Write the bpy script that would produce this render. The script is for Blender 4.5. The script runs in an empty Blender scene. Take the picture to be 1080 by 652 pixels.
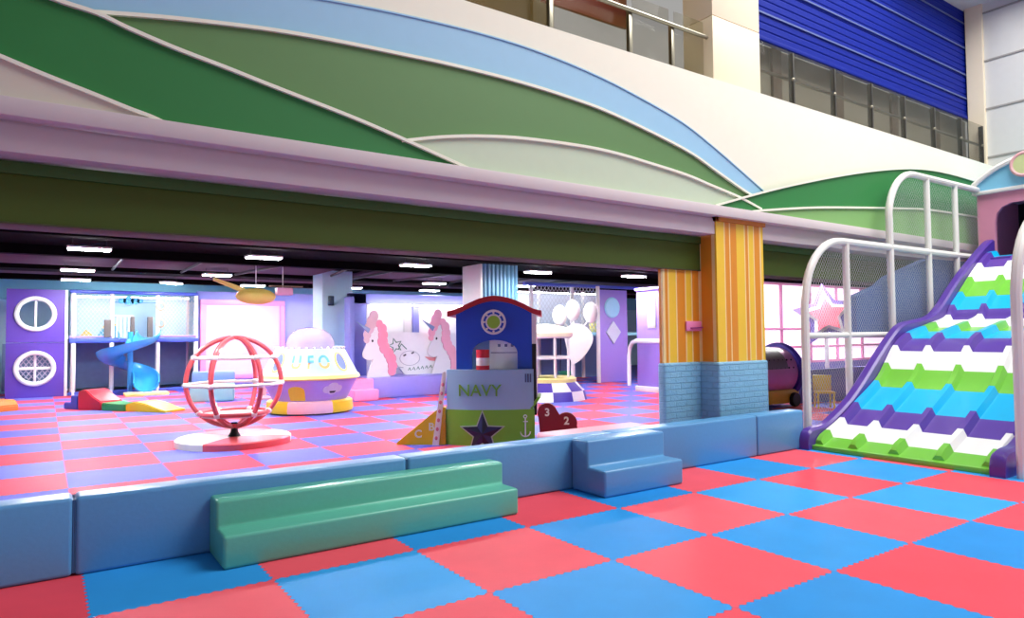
import bpy, bmesh, math, random
from mathutils import Vector, Matrix
from mathutils.geometry import interpolate_bezier
random.seed(7)
PI = math.pi
SC = bpy.context.scene
COL = SC.collection

# ------------------------------------------------------------------ camera
YAW, PITCH, ROLL = 0.968, 0.0379, -0.0098
fw = Vector((math.cos(YAW)*math.cos(PITCH), math.sin(YAW)*math.cos(PITCH), math.sin(PITCH)))
rt = Vector((math.sin(YAW), -math.cos(YAW), 0))
up = rt.cross(fw)
rt2 = rt*math.cos(ROLL) + up*math.sin(ROLL)
up2 = rt2.cross(fw)
cd = bpy.data.cameras.new('camera')
cam = bpy.data.objects.new('camera', cd)
COL.objects.link(cam)
m = Matrix((rt2, up2, -fw)).transposed().to_4x4()
m.translation = Vector((-4.2295, -3.502, 1.5436))
cam.matrix_world = m
cd.sensor_fit = 'HORIZONTAL'
cd.sensor_width = 36
cd.lens = 717.32/1080*36
cd.shift_y = 0.72/1080
cd.clip_end = 200
SC.camera = cam

# ------------------------------------------------------------------ world, lights, exposure
W = bpy.data.worlds.new('world')
SC.world = W
W.use_nodes = True
W.node_tree.nodes['Background'].inputs[0].default_value = (1.0, 0.985, 0.96, 1)
W.node_tree.nodes['Background'].inputs[1].default_value = 0.33

def area(name, loc, target, sx, sy, power, color):
    l = bpy.data.lights.new(name, 'AREA')
    l.shape = 'RECTANGLE'
    l.size, l.size_y, l.energy, l.color = sx, sy, power, color
    o = bpy.data.objects.new(name, l)
    COL.objects.link(o)
    o.location = loc
    o.rotation_euler = (Vector(target)-Vector(loc)).to_track_quat('-Z', 'Y').to_euler()
    return o
area('atrium_skylight', (6.5, -3.2, 12), (6.0, -2.2, 0.0), 9, 8, 1950, (1, 0.985, 0.95))  # unseen light from above, added to set the atrium brightness

LAMP = 205.0
LAMP_COLOR = (1.0, 0.97, 1.0)
SC.view_settings.view_transform = 'Standard'
SC.view_settings.look = 'None'
SC.view_settings.exposure = 0.22
SC.view_settings.gamma = 1
SC.view_settings.use_curve_mapping = False

# ------------------------------------------------------------------ materials
def lin(c):
    r = []
    for v in c:
        v /= 255.0
        r.append(v/12.92 if v <= 0.04045 else ((v+0.055)/1.055)**2.4)
    return tuple(r)+(1.0,)

MATS = {}
def mat(name, rgb, rough=0.5, vary=0.05, bump=0.0, scale=8.0, metal=0.0, emit=0.0, spec=0.5, alpha=1.0, coat=0.0):
    if name in MATS:
        return MATS[name]
    M = bpy.data.materials.new(name)
    M.use_nodes = True
    nt = M.node_tree
    b = nt.nodes['Principled BSDF']
    c = lin(rgb)
    b.inputs['Roughness'].default_value = rough
    b.inputs['Metallic'].default_value = metal
    b.inputs['Specular IOR Level'].default_value = spec
    b.inputs['Coat Weight'].default_value = coat
    b.inputs['Alpha'].default_value = alpha
    tc = nt.nodes.new('ShaderNodeTexCoord')
    nz = nt.nodes.new('ShaderNodeTexNoise')
    nz.inputs['Scale'].default_value = scale
    nz.inputs['Detail'].default_value = 4
    nt.links.new(tc.outputs['Object'], nz.inputs['Vector'])
    mx = nt.nodes.new('ShaderNodeMix')
    mx.data_type = 'RGBA'
    mx.inputs['A'].default_value = tuple(max(0, x*(1-vary)) for x in c[:3])+(1,)
    mx.inputs['B'].default_value = tuple(min(1, x*(1+vary)) for x in c[:3])+(1,)
    nt.links.new(nz.outputs['Fac'], mx.inputs['Factor'])
    nt.links.new(mx.outputs['Result'], b.inputs['Base Color'])
    if bump:
        bp = nt.nodes.new('ShaderNodeBump')
        bp.inputs['Strength'].default_value = bump
        bp.inputs['Distance'].default_value = 0.01
        nt.links.new(nz.outputs['Fac'], bp.inputs['Height'])
        nt.links.new(bp.outputs['Normal'], b.inputs['Normal'])
    if emit:
        b.inputs['Emission Color'].default_value = c
        b.inputs['Emission Strength'].default_value = emit
    MATS[name] = M
    return M

def nodes(M):
    nt = M.node_tree
    return nt, nt.nodes['Principled BSDF'], (lambda t: nt.nodes.new(t)), nt.links.new
def mathn(nt, op, a, b=None, c=None):
    n = nt.nodes.new('ShaderNodeMath')
    n.operation = op
    for i, v in enumerate((a, b, c)):
        if v is None: continue
        if isinstance(v, (int, float)): n.inputs[i].default_value = v
        else: nt.links.new(v, n.inputs[i])
    return n.outputs[0]

def floor_mat():
    M = bpy.data.materials.new('jigsaw_foam_mats')
    M.use_nodes = True
    nt, b, N, L = nodes(M)
    geo = N('ShaderNodeNewGeometry')
    sp = N('ShaderNodeSeparateXYZ'); L(geo.outputs['Position'], sp.inputs[0])
    X, Y = sp.outputs[0], sp.outputs[1]
    # jigsaw teeth along the tile borders
    tx = mathn(nt, 'MULTIPLY', mathn(nt, 'SINE', mathn(nt, 'MULTIPLY', X, 2*PI*15)), 0.009)
    ty = mathn(nt, 'MULTIPLY', mathn(nt, 'SINE', mathn(nt, 'MULTIPLY', Y, 2*PI*15)), 0.009)
    xs = mathn(nt, 'ADD', X, ty); ys = mathn(nt, 'ADD', Y, tx)
    fx, fy = mathn(nt, 'FLOOR', xs), mathn(nt, 'FLOOR', ys)
    par = mathn(nt, 'MODULO', mathn(nt, 'ABSOLUTE', mathn(nt, 'ADD', fx, fy)), 2.0)
    par = mathn(nt, 'GREATER_THAN', par, 0.5)
    cb = N('ShaderNodeCombineXYZ'); L(fx, cb.inputs[0]); L(fy, cb.inputs[1])
    wn = N('ShaderNodeTexWhiteNoise'); wn.noise_dimensions = '2D'; L(cb.outputs[0], wn.inputs['Vector'])
    def ramp(c1, c2):
        mx = N('ShaderNodeMix'); mx.data_type = 'RGBA'
        mx.inputs['A'].default_value = lin(c1); mx.inputs['B'].default_value = lin(c2)
        L(wn.outputs['Value'], mx.inputs['Factor'])
        return mx.outputs['Result']
    red, blue = ramp((226, 70, 88), (240, 98, 112)), ramp((26, 132, 212), (52, 158, 230))
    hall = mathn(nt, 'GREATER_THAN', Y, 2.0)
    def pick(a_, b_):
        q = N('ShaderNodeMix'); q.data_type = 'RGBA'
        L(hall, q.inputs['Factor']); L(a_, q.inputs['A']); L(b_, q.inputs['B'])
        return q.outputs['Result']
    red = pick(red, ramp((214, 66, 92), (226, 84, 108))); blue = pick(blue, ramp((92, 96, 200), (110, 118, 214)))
    mx = N('ShaderNodeMix'); mx.data_type = 'RGBA'
    L(par, mx.inputs['Factor']); L(red, mx.inputs['A']); L(blue, mx.inputs['B'])
    # worn, scuffed patches
    nz = N('ShaderNodeTexNoise'); nz.inputs['Scale'].default_value = 2.3; nz.inputs['Detail'].default_value = 6
    L(geo.outputs['Position'], nz.inputs['Vector'])
    hs = N('ShaderNodeHueSaturation')
    L(mx.outputs['Result'], hs.inputs['Color'])
    L(mathn(nt, 'MULTIPLY_ADD', nz.outputs['Fac'], 0.24, 0.88), hs.inputs['Value'])
    # thin seams
    def seam(v):
        d = mathn(nt, 'ABSOLUTE', mathn(nt, 'SUBTRACT', mathn(nt, 'FRACT', v), 0.5))
        return mathn(nt, 'GREATER_THAN', d, 0.4965)
    sm = mathn(nt, 'MAXIMUM', seam(xs), seam(ys))
    dk = N('ShaderNodeMix'); dk.data_type = 'RGBA'
    L(mathn(nt, 'MULTIPLY', sm, 0.35), dk.inputs['Factor'])
    L(hs.outputs['Color'], dk.inputs['A']); dk.inputs['B'].default_value = lin((90, 50, 80))
    L(dk.outputs['Result'], b.inputs['Base Color'])
    b.inputs['Roughness'].default_value = 0.55
    b.inputs['Specular IOR Level'].default_value = 0.18
    fn = N('ShaderNodeTexNoise'); fn.inputs['Scale'].default_value = 160
    L(geo.outputs['Position'], fn.inputs['Vector'])
    bp = N('ShaderNodeBump'); bp.inputs['Strength'].default_value = 0.12; bp.inputs['Distance'].default_value = 0.004
    L(fn.outputs['Fac'], bp.inputs['Height']); L(bp.outputs['Normal'], b.inputs['Normal'])
    return M

def brick_mat():
    M = bpy.data.materials.new('blue_embossed_brick_foam')
    M.use_nodes = True
    nt, b, N, L = nodes(M)
    tc = N('ShaderNodeTexCoord'); sp = N('ShaderNodeSeparateXYZ'); L(tc.outputs['Object'], sp.inputs[0])
    cb = N('ShaderNodeCombineXYZ')
    L(mathn(nt, 'ADD', sp.outputs[0], sp.outputs[1]), cb.inputs[0]); L(sp.outputs[2], cb.inputs[1])
    br = N('ShaderNodeTexBrick'); L(cb.outputs[0], br.inputs['Vector'])
    br.inputs['Scale'].default_value = 1.0
    br.inputs['Brick Width'].default_value = 0.2; br.inputs['Row Height'].default_value = 0.075
    br.inputs['Mortar Size'].default_value = 0.008; br.inputs['Mortar Smooth'].default_value = 0.4
    br.inputs['Color1'].default_value = lin((122, 178, 212)); br.inputs['Color2'].default_value = lin((128, 184, 216))
    br.inputs['Mortar'].default_value = lin((120, 174, 208))
    L(br.outputs['Color'], b.inputs['Base Color'])
    nz = N('ShaderNodeTexNoise'); nz.inputs['Scale'].default_value = 40; L(cb.outputs[0], nz.inputs['Vector'])
    h = mathn(nt, 'ADD', mathn(nt, 'MULTIPLY', br.outputs['Fac'], -1.0), mathn(nt, 'MULTIPLY', nz.outputs['Fac'], 0.5))
    bp = N('ShaderNodeBump'); bp.inputs['Strength'].default_value = 0.9; bp.inputs['Distance'].default_value = 0.02
    L(h, bp.inputs['Height']); L(bp.outputs['Normal'], b.inputs['Normal'])
    b.inputs['Roughness'].default_value = 0.4
    return M

def net_mat(name, rgb, cell, thick):
    M = bpy.data.materials.new(name)
    M.use_nodes = True
    nt, b, N, L = nodes(M)
    tc = N('ShaderNodeTexCoord'); sp = N('ShaderNodeSeparateXYZ'); L(tc.outputs['Object'], sp.inputs[0])
    h = mathn(nt, 'ADD', sp.outputs[0], sp.outputs[1])
    z = mathn(nt, 'MULTIPLY', sp.outputs[2], 0.75)
    def strand(v):
        d = mathn(nt, 'ABSOLUTE', mathn(nt, 'SUBTRACT', mathn(nt, 'FRACT', mathn(nt, 'DIVIDE', v, cell)), 0.5))
        return mathn(nt, 'LESS_THAN', d, thick)
    a = mathn(nt, 'MAXIMUM', strand(mathn(nt, 'ADD', h, z)), strand(mathn(nt, 'SUBTRACT', h, z)))
    L(a, b.inputs['Alpha'])
    b.inputs['Base Color'].default_value = lin(rgb)
    b.inputs['Roughness'].default_value = 0.6
    return M

def glass_mat(name, rgb, alpha, rough=0.04):
    M = bpy.data.materials.new(name)
    M.use_nodes = True
    nt, b, N, L = nodes(M)
    b.inputs['Base Color'].default_value = lin(rgb)
    b.inputs['Roughness'].default_value = rough
    b.inputs['Alpha'].default_value = alpha
    b.inputs['Specular IOR Level'].default_value = 0.12
    return M

WHITE = mat('white_vinyl', (236, 234, 232), 0.4, 0.02)
FRAME = mat('white_padded_pole', (226, 224, 220), 0.35, 0.02)
TRIMW = mat('cream_edge_trim', (236, 238, 220), 0.45, 0.02)
BLUEV = mat('light_blue_vinyl', (86, 150, 202), 0.33, 0.05, 0.10, 30)
SEAMV = mat('dark_blue_seam', (50, 92, 135), 0.5, 0.02)
GREENV = mat('mint_green_vinyl', (92, 182, 160), 0.33, 0.05, 0.10, 30)
PURPLE = mat('purple_gloss_plastic', (84, 52, 150), 0.35, 0.04, coat=0.1)
S_GREEN = mat('lime_green_plastic', (118, 196, 62), 0.28, 0.03, coat=0.2)
S_WHITE = mat('white_plastic', (240, 240, 240), 0.28, 0.02, coat=0.2)
S_PURP = mat('violet_plastic', (92, 62, 160), 0.28, 0.03, coat=0.2)
S_CYAN = mat('cyan_plastic', (20, 182, 236), 0.28, 0.03, coat=0.2)
FASCIA = mat('cream_fascia_paint', (231, 229, 213), 0.65, 0.02, spec=0.2)
F_BLUE = mat('sky_blue_fascia_paint', (146, 192, 222), 0.6, 0.03)
F_OLIVE = mat('olive_green_fascia_paint', (90, 134, 78), 0.6, 0.03)
F_PALE = mat('pale_green_fascia_paint', (192, 210, 184), 0.6, 0.03)
F_DARK = mat('grass_green_fascia_paint', (34, 122, 56), 0.6, 0.03)
F_SAND = mat('sand_fascia_paint', (206, 202, 186), 0.6, 0.02)
F_LIGHT = mat('light_green_fascia_paint', (126, 176, 104), 0.6, 0.03)
PINKB = mat('lilac_cornice_paint', (208, 198, 200), 0.6, 0.03)
BEAMG = mat('dark_green_beam_paint', (56, 98, 34), 0.6, 0.04)
BEAMD = mat('moss_green_beam_paint', (70, 94, 18), 0.7, 0.04)
YEL = mat('yellow_stripe_paint', (238, 196, 56), 0.4, 0.03)
ORA = mat('orange_stripe_paint', (222, 142, 36), 0.4, 0.03)
CRM = mat('cream_stripe_paint', (240, 214, 150), 0.4, 0.03)
ORD = mat('amber_cap_paint', (196, 122, 30), 0.45, 0.03)
BRICK = brick_mat()
LAV = mat('lavender_panel', (136, 144, 222), 0.45, 0.03)
LAVP = mat('lilac_panel', (152, 126, 212), 0.45, 0.03)
VIOLET = mat('violet_panel', (84, 56, 160), 0.45, 0.03)
PINK = mat('candy_pink_panel', (240, 140, 190), 0.45, 0.03)
PINKL = mat('pale_pink_panel', (228, 178, 212), 0.45, 0.02)
CYANW = mat('pale_cyan_wall_paint', (190, 234, 244), 0.55, 0.04)
TEAL = mat('teal_bulkhead_paint', (128, 204, 228), 0.6, 0.04)
TEALD = mat('blue_teal_column_paint', (84, 132, 160), 0.45, 0.04)
DARK = mat('near_black_ceiling', (6, 4, 6), 0.95, 0.1, spec=0.05)
MAUVE = mat('mauve_ceiling_panel', (76, 60, 74), 0.9, 0.08, spec=0.1)
BLACK = mat('black_metal', (16, 16, 20), 0.5, 0.02)
GLOBER = mat('coral_red_tube', (222, 92, 98), 0.3, 0.03, coat=0.2)
RED = mat('red_vinyl', (206, 30, 52), 0.35, 0.03)
ROOFR = mat('crimson_roof', (186, 24, 42), 0.4, 0.03)
DRED = mat('maroon_foam', (136, 18, 32), 0.5, 0.03)
NAVYB = mat('royal_blue_board', (24, 76, 192), 0.45, 0.04)
HULLB = mat('grey_blue_board', (150, 192, 222), 0.45, 0.04)
HULLG = mat('green_board', (116, 182, 44), 0.45, 0.05)
STARN = mat('navy_star_face', (32, 40, 88), 0.4, 0.03)
STARD = mat('deep_navy_star_face', (16, 20, 50), 0.4, 0.03)
LETG = mat('green_letter', (110, 170, 50), 0.4, 0.03)
YELF = mat('yellow_foam', (236, 196, 24), 0.4, 0.03)
BLUEF = mat('royal_blue_foam', (52, 84, 190), 0.4, 0.03)
GREENF = mat('green_foam', (40, 150, 70), 0.4, 0.03)
ORAF = mat('orange_foam', (240, 120, 40), 0.4, 0.03)
SPIRAL = mat('sky_blue_slide_plastic', (50, 150, 214), 0.25, 0.03, coat=0.3)
DECKB = mat('blue_deck_padding', (62, 86, 190), 0.4, 0.03)
MESHB = mat('slate_blue_mesh_screen', (112, 142, 176), 0.7, 0.1)
BACKB = mat('dusty_blue_backdrop', (124, 156, 196), 0.6, 0.1, 0, 1.2)
GREY = mat('grey_wall_panel', (206, 206, 204), 0.6, 0.03)
GREYD = mat('grey_groove', (150, 148, 144), 0.7, 0.03)
SHUT = mat('cobalt_blue_shutter', (10, 32, 136), 0.6, 0.06, spec=0.15)
SHUTL = mat('pale_shutter_edge', (78, 94, 150), 0.45, 0.03)
TAN = mat('tan_wall_paint', (100, 78, 30), 0.6, 0.06)
OLIVEW = mat('olive_grey_shopfront', (132, 126, 108), 0.5, 0.1)
CREAM = mat('cream_pillar_cladding', (232, 218, 192), 0.5, 0.02)
STEEL = mat('brushed_steel', (150, 145, 130), 0.3, 0.03, metal=0.9)
GLASS = glass_mat('balustrade_glass', (90, 80, 34), 0.2)
GLASSD = glass_mat('smoked_balustrade_glass', (84, 84, 76), 0.28)
DOME = glass_mat('lilac_dome_acrylic', (196, 170, 210), 0.5, 0.1)
NETW = net_mat('white_diamond_net', (196, 196, 198), 0.06, 0.05)
NETB = net_mat('pale_blue_net', (190, 200, 220), 0.12, 0.08)
LAMPM = mat('lamp_diffuser', (255, 255, 255), 0.5, 0.0)
_b = LAMPM.node_tree.nodes['Principled BSDF']
_b.inputs['Emission Color'].default_value = LAMP_COLOR+(1,)
_b.inputs['Emission Strength'].default_value = LAMP
STRIP = mat('led_strip_diffuser', (255, 250, 255), 0.5, 0, emit=16)  # glow of the added strips that brighten the rear panels
WINL = mat('bright_window_pane', (250, 232, 246), 0.4, 0.0, emit=0.85)

# ------------------------------------------------------------------ mesh helper
class MB:
    def __init__(s): s.bm = bmesh.new()
    def _merge(s, b2, mi=0):
        for f in b2.faces: f.material_index = mi
        me = bpy.data.meshes.new('t'); b2.to_mesh(me); b2.free()
        s.bm.from_mesh(me); bpy.data.meshes.remove(me)
    def box(s, x0, x1, y0, y1, z0, z1, bev=0.0, mi=0, seg=2):
        b = bmesh.new(); bmesh.ops.create_cube(b, size=1)
        for v in b.verts:
            v.co = Vector(((x0+x1)/2+v.co.x*(x1-x0), (y0+y1)/2+v.co.y*(y1-y0), (z0+z1)/2+v.co.z*(z1-z0)))
        if bev: bmesh.ops.bevel(b, geom=b.edges[:], offset=bev, segments=seg, affect='EDGES', profile=0.5)
        s._merge(b, mi); return s
    def tube(s, pts, r, seg=10, closed=False, mi=0):
        pts = [Vector(p) for p in pts]; n = len(pts); b = s.bm; rings = []
        rr = r if isinstance(r, (list, tuple)) else [r]*n
        prev = None
        for i, p in enumerate(pts):
            if closed: t = pts[(i+1) % n]-pts[i-1]
            else: t = pts[min(i+1, n-1)]-pts[max(i-1, 0)]
            t.normalize()
            if prev is None:
                a = Vector((0, 0, 1)) if abs(t.z) < 0.9 else Vector((1, 0, 0))
                u = t.cross(a).normalized()
            else:
                u = (prev-t*prev.dot(t)).normalized()
            prev = u; w = t.cross(u)
            rings.append([b.verts.new(p+(u*math.cos(2*PI*k/seg)+w*math.sin(2*PI*k/seg))*rr[i]) for k in range(seg)])
        for i in range(n if closed else n-1):
            A, B = rings[i], rings[(i+1) % n]
            for k in range(seg):
                f = b.faces.new((A[k], A[(k+1) % seg], B[(k+1) % seg], B[k])); f.material_index = mi
        if not closed:
            for R in (rings[0], rings[-1]):
                f = b.faces.new(R); f.material_index = mi
        return s
    def lathe(s, prof, c=(0, 0, 0), seg=40, mi=0, ax='z', a0=0.0, a1=2*PI, mfun=None):
        full = abs(a1-a0-2*PI) < 1e-6; n = seg if full else seg+1
        b = s.bm; c = Vector(c); rings = []
        def P(r, h, a):
            x, y = r*math.cos(a), r*math.sin(a)
            return c+(Vector((x, y, h)) if ax == 'z' else Vector((h, x, y)) if ax == 'x' else Vector((x, h, y)))
        for r, h in prof:
            if r < 1e-6: rings.append([b.verts.new(P(0, h, 0))])
            else: rings.append([b.verts.new(P(r, h, a0+(a1-a0)*k/seg)) for k in range(n)])
        for i in range(len(prof)-1):
            A, B = rings[i], rings[i+1]
            for k in range(seg):
                k2 = (k+1) % n
                if len(A) == 1 and len(B) == 1: continue
                if len(A) == 1: vs = (A[0], B[k], B[k2])
                elif len(B) == 1: vs = (A[k], B[0], A[k2])
                else: vs = (A[k], B[k], B[k2], A[k2])
                f = b.faces.new(vs); f.material_index = mfun(k, i) if mfun else mi
        return s
    def ball(s, c, r, sc=(1, 1, 1), mi=0, seg=16):
        b = bmesh.new(); bmesh.ops.create_uvsphere(b, u_segments=seg, v_segments=max(6, seg//2), radius=r)
        for v in b.verts: v.co = Vector((v.co.x*sc[0], v.co.y*sc[1], v.co.z*sc[2]))+Vector(c)
        s._merge(b, mi); return s
    def prism(s, poly, ext, mi=0, side_mi=None):
        """poly: 3D points of one face, ext: extrusion vector"""
        b = bmesh.new(); ext = Vector(ext)
        A = [b.verts.new(Vector(p)) for p in poly]; B = [b.verts.new(Vector(p)+ext) for p in poly]
        fa = b.faces.new(A); fb = b.faces.new(B[::-1]); n = len(A); sides = []
        for i in range(n): sides.append(b.faces.new((A[i], B[i], B[(i+1) % n], A[(i+1) % n])))
        for f in b.faces: f.material_index = mi
        if side_mi is not None:
            for f in sides: f.material_index = side_mi
        b.normal_update()
        bmesh.ops.triangulate(b, faces=[fa, fb], ngon_method='EAR_CLIP')
        me = bpy.data.meshes.new('t'); b.to_mesh(me); b.free(); s.bm.from_mesh(me); bpy.data.meshes.remove(me)
        return s
    def holed(s, outer, inner, centre, y0, y1, mi=0, inner_mi=None):
        """upright board in the x-z plane with one hole; both outlines star-shaped about centre"""
        cx, cz = centre
        def ray(poly, a):
            d = (math.cos(a), math.sin(a)); best = None
            for i in range(len(poly)):
                x1, z1 = poly[i][0]-cx, poly[i][1]-cz
                x2, z2 = poly[(i+1) % len(poly)][0]-cx, poly[(i+1) % len(poly)][1]-cz
                ex, ez = x2-x1, z2-z1; den = d[0]*ez-d[1]*ex
                if abs(den) < 1e-9: continue
                t = (x1*ez-z1*ex)/den; u = (x1*d[1]-z1*d[0])/den
                if t > 0 and -1e-6 <= u <= 1+1e-6 and (best is None or t > best): best = t
            return (cx+d[0]*best, cz+d[1]*best)
        ang = sorted(set(round(math.atan2(p[1]-cz, p[0]-cx), 5) for p in outer+inner))
        O = [ray(outer, a) for a in ang]; I = [ray(inner, a) for a in ang]
        b = s.bm; mk = lambda L, y: [b.verts.new((p[0], y, p[1])) for p in L]
        of, ob, nf, nb = mk(O, y0), mk(O, y1), mk(I, y0), mk(I, y1); n = len(ang)
        im = mi if inner_mi is None else inner_mi
        for k in range(n):
            j = (k+1) % n
            for q, mm in (((of[k], of[j], nf[j], nf[k]), mi), ((ob[k], nb[k], nb[j], ob[j]), mi), ((of[k], ob[k], ob[j], of[j]), mi), ((nf[k], nf[j], nb[j], nb[k]), im)):
                f = b.faces.new(q); f.material_index = mm
        return s
    def text(s, txt, size, depth, M4, mi=0, bold=0.0, split=None):
        cu = bpy.data.curves.new('t', 'FONT'); cu.body = txt; cu.size = size; cu.extrude = depth/2; cu.offset = bold
        cu.align_x = 'CENTER'; cu.align_y = 'CENTER'
        o = bpy.data.objects.new('t', cu); COL.objects.link(o)
        dg = bpy.context.evaluated_depsgraph_get()
        me = bpy.data.meshes.new_from_object(o.evaluated_get(dg))
        b = bmesh.new(); b.from_mesh(me)
        if split is not None:
            bmesh.ops.bisect_plane(b, geom=b.verts[:]+b.edges[:]+b.faces[:], plane_co=(0, split, 0), plane_no=(0, 1, 0))
        for f in b.faces:
            f.material_index = mi if split is None or f.calc_center_median().y > split else mi+1
        b.transform(M4)
        bpy.data.objects.remove(o); bpy.data.curves.remove(cu); bpy.data.meshes.remove(me)
        me = bpy.data.meshes.new('t'); b.to_mesh(me); b.free(); s.bm.from_mesh(me); bpy.data.meshes.remove(me)
        return s
    def build(s, name, mats, parent=None, world=False, smooth=True, sharp=35):
        bm = s.bm
        bmesh.ops.recalc_face_normals(bm, faces=bm.faces[:])
        off = Vector((0, 0, 0))
        if parent is None:
            xs = [v.co.x for v in bm.verts]; ys = [v.co.y for v in bm.verts]; zs = [v.co.z for v in bm.verts]
            off = Vector(((min(xs)+max(xs))/2, (min(ys)+max(ys))/2, min(zs)))
            bmesh.ops.translate(bm, verts=bm.verts[:], vec=-off)
        elif world:
            r = parent
            while r.parent: r = r.parent
            bm.transform((Matrix.Translation(r.location) @ Matrix.Rotation(r.rotation_euler.z, 4, 'Z')).inverted())
        me = bpy.data.meshes.new(name)
        if smooth:
            for f in bm.faces: f.smooth = True
            for e in bm.edges:
                e.smooth = not (len(e.link_faces) == 2 and e.calc_face_angle(0) > math.radians(sharp))
        bm.to_mesh(me); bm.free()
        for mm in (mats if isinstance(mats, (list, tuple)) else [mats]): me.materials.append(mm)
        o = bpy.data.objects.new(name, me); COL.objects.link(o)
        if parent is None: o.location = off
        else: o.parent = parent
        return o

def tag(o, label, cat, group=None):
    o['label'] = label; o['category'] = cat
    if group: o['group'] = group
    return o
def thing(name, label, cat, loc=(0, 0, 0), rz=0.0, group=None):
    o = bpy.data.objects.new(name, None); COL.objects.link(o)
    o.location = loc; o.rotation_euler = (0, 0, rz); o.empty_display_size = 0.1
    return tag(o, label, cat, group)
def struct(name, mb, mats, label=None, smooth=True):
    o = mb.build(name, mats, smooth=smooth); o['kind'] = 'structure'
    if label: o['label'] = label
    return o
def dup(root, loc, rz=None, label=None):
    r = root.copy(); COL.objects.link(r); r.location = loc
    if rz is not None: r.rotation_euler = (0, 0, rz)
    if label: r['label'] = label
    for ch in list(root.children):
        c = ch.copy(); COL.objects.link(c); c.parent = r
        for g in list(ch.children):
            d = g.copy(); COL.objects.link(d); d.parent = c
    return r
def spline(pts, n=8):
    """Catmull-Rom through points of any dimension"""
    out = []; P = [Vector(p) for p in pts]
    for i in range(len(P)-1):
        p0, p1, p2, p3 = P[max(i-1, 0)], P[i], P[i+1], P[min(i+2, len(P)-1)]
        for k in range(n):
            t = k/n
            out.append(0.5*((2*p1)+(p2-p0)*t+(2*p0-5*p1+4*p2-p3)*t*t+(3*p1-p0-3*p2+p3)*t**3))
    out.append(P[-1]); return out
def circle(cx, cz, rx, rz, n=40):
    return [(cx+rx*math.cos(2*PI*k/n), cz+rz*math.sin(2*PI*k/n)) for k in range(n)]
def star_poly(cx, cz, R, r, n=5, rot=PI/2):
    return [(cx+(R if k % 2 == 0 else r)*math.cos(rot+PI*k/n), cz+(R if k % 2 == 0 else r)*math.sin(rot+PI*k/n)) for k in range(2*n)]
def xz(poly, y): return [(p[0], y, p[1]) for p in poly]
FACE = Matrix(((1, 0, 0, 0), (0, 0, -1, 0), (0, 1, 0, 0), (0, 0, 0, 1)))   # text laid upright, facing -y

# ================================================================== SETTING
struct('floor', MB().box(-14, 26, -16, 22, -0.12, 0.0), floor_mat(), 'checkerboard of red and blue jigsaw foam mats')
struct('ceiling', MB().box(-8, 26, 2.62, 21.5, 3.36, 3.5), DARK, 'dark open ceiling of the inner play hall')
struct('wall_back', MB().box(-8, 26, 21.2, 21.5, 0, 3.36), CYANW, 'pale cyan rear wall of the play hall')
struct('wall_left', MB().box(-8.2, -8, 2.62, 21.5, 0, 3.36), CYANW, 'pale cyan left wall of the play hall')
struct('wall_right', MB().box(24, 24.2, 2.62, 21.5, 0, 3.36), LAV, 'lavender right wall of the play hall')

struct('ceiling_mezzanine', MB().box(-14, -3.0, -16, 1.4, 5.7, 6.0), GREY, 'mezzanine slab over the left of the atrium')  # out-of-view slab, added to darken the left of the atrium
# fascia: upstand, cornice, beam
f = MB(); f.box(-9, 12.4, 2.34, 2.62, 3.05, 4.95)
struct('wall_front', f, FASCIA, 'cream fascia wall above the wide opening')
f = MB(); f.box(-9, 12.4, 2.19, 2.34, 3.075, 3.205, 0.006); f.box(-9, 12.4, 2.32, 2.62, 2.853, 3.055, 0.004); f.box(-9, 12.4, 2.335, 2.62, 3.05, 3.08)
struct('trim_1', f, PINKB, 'lilac stepped cornice under the painted fascia')
for n_, (xa, xb) in zip((2, 3), ((-9, 3.04), (4.0, 12.4))):
    f = MB(); f.box(xa, xb, 2.55, 2.9, 2.75, 2.84, 0.004, 0); f.box(xa, xb, 2.575, 2.9, 2.40, 2.75, 0.004, 1); f.box(xa, xb, 2.565, 2.9, 2.385, 2.40, 0.003, 2)
    struct('trim_%d' % n_, f, [BEAMG, BEAMD, mat('beam_bottom_edge', (70, 76, 44), 0.7)], 'dark green beam over the opening')

# painted hills on the fascia, each a raised layer with a cream edge
A = [(-9, 3.6), (-7, 3.85), (-4.92, 4.17), (-4.19, 4.3), (-3.03, 4.45), (-2.07, 4.56), (-1.27, 4.62), (-0.46, 4.645), (0.25, 4.62), (0.99, 4.54), (1.66, 4.42), (2.43, 4.24), (3.04, 4.01), (3.57, 3.78), (4.11, 3.54)]
B = [(-3.98, 3.955), (-3.74, 4.0), (-3.41, 4.055), (-2.93, 4.12), (-2.54, 4.16), (-2.07, 4.19), (-1.44, 4.215), (-0.99, 4.23), (-0.22, 4.23), (0.51, 4.195), (1.23, 4.12), (2.42, 3.89), (3.03, 3.69), (3.56, 3.51), (3.8, 3.44)]
Cc = [(-9, 4.4), (-7, 4.4), (-5.4, 4.23), (-4.72, 4.1), (-4.23, 3.98), (-3.94, 3.94), (-3.74, 3.88), (-3.41, 3.8), (-3.05, 3.73), (-2.67, 3.65), (-2.07, 3.53), (-1.76, 3.46), (-1.44, 3.38), (-0.94, 3.25), (-0.68, 3.18)]
Dd = [(-9, 3.9), (-7, 3.82), (-4.81, 3.58), (-4.5, 3.49), (-4.27, 3.42), (-3.94, 3.33), (-3.73, 3.27), (-3.57, 3.23), (-3.44, 3.18)]
Ee = [(-1.5, 3.38), (-1.1, 3.48), (-0.66, 3.56), (-0.11, 3.625), (0.69, 3.665), (1.22, 3.66), (1.75, 3.62), (2.41, 3.56), (2.9, 3.48), (3.45, 3.39), (3.95, 3.27)]
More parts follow.
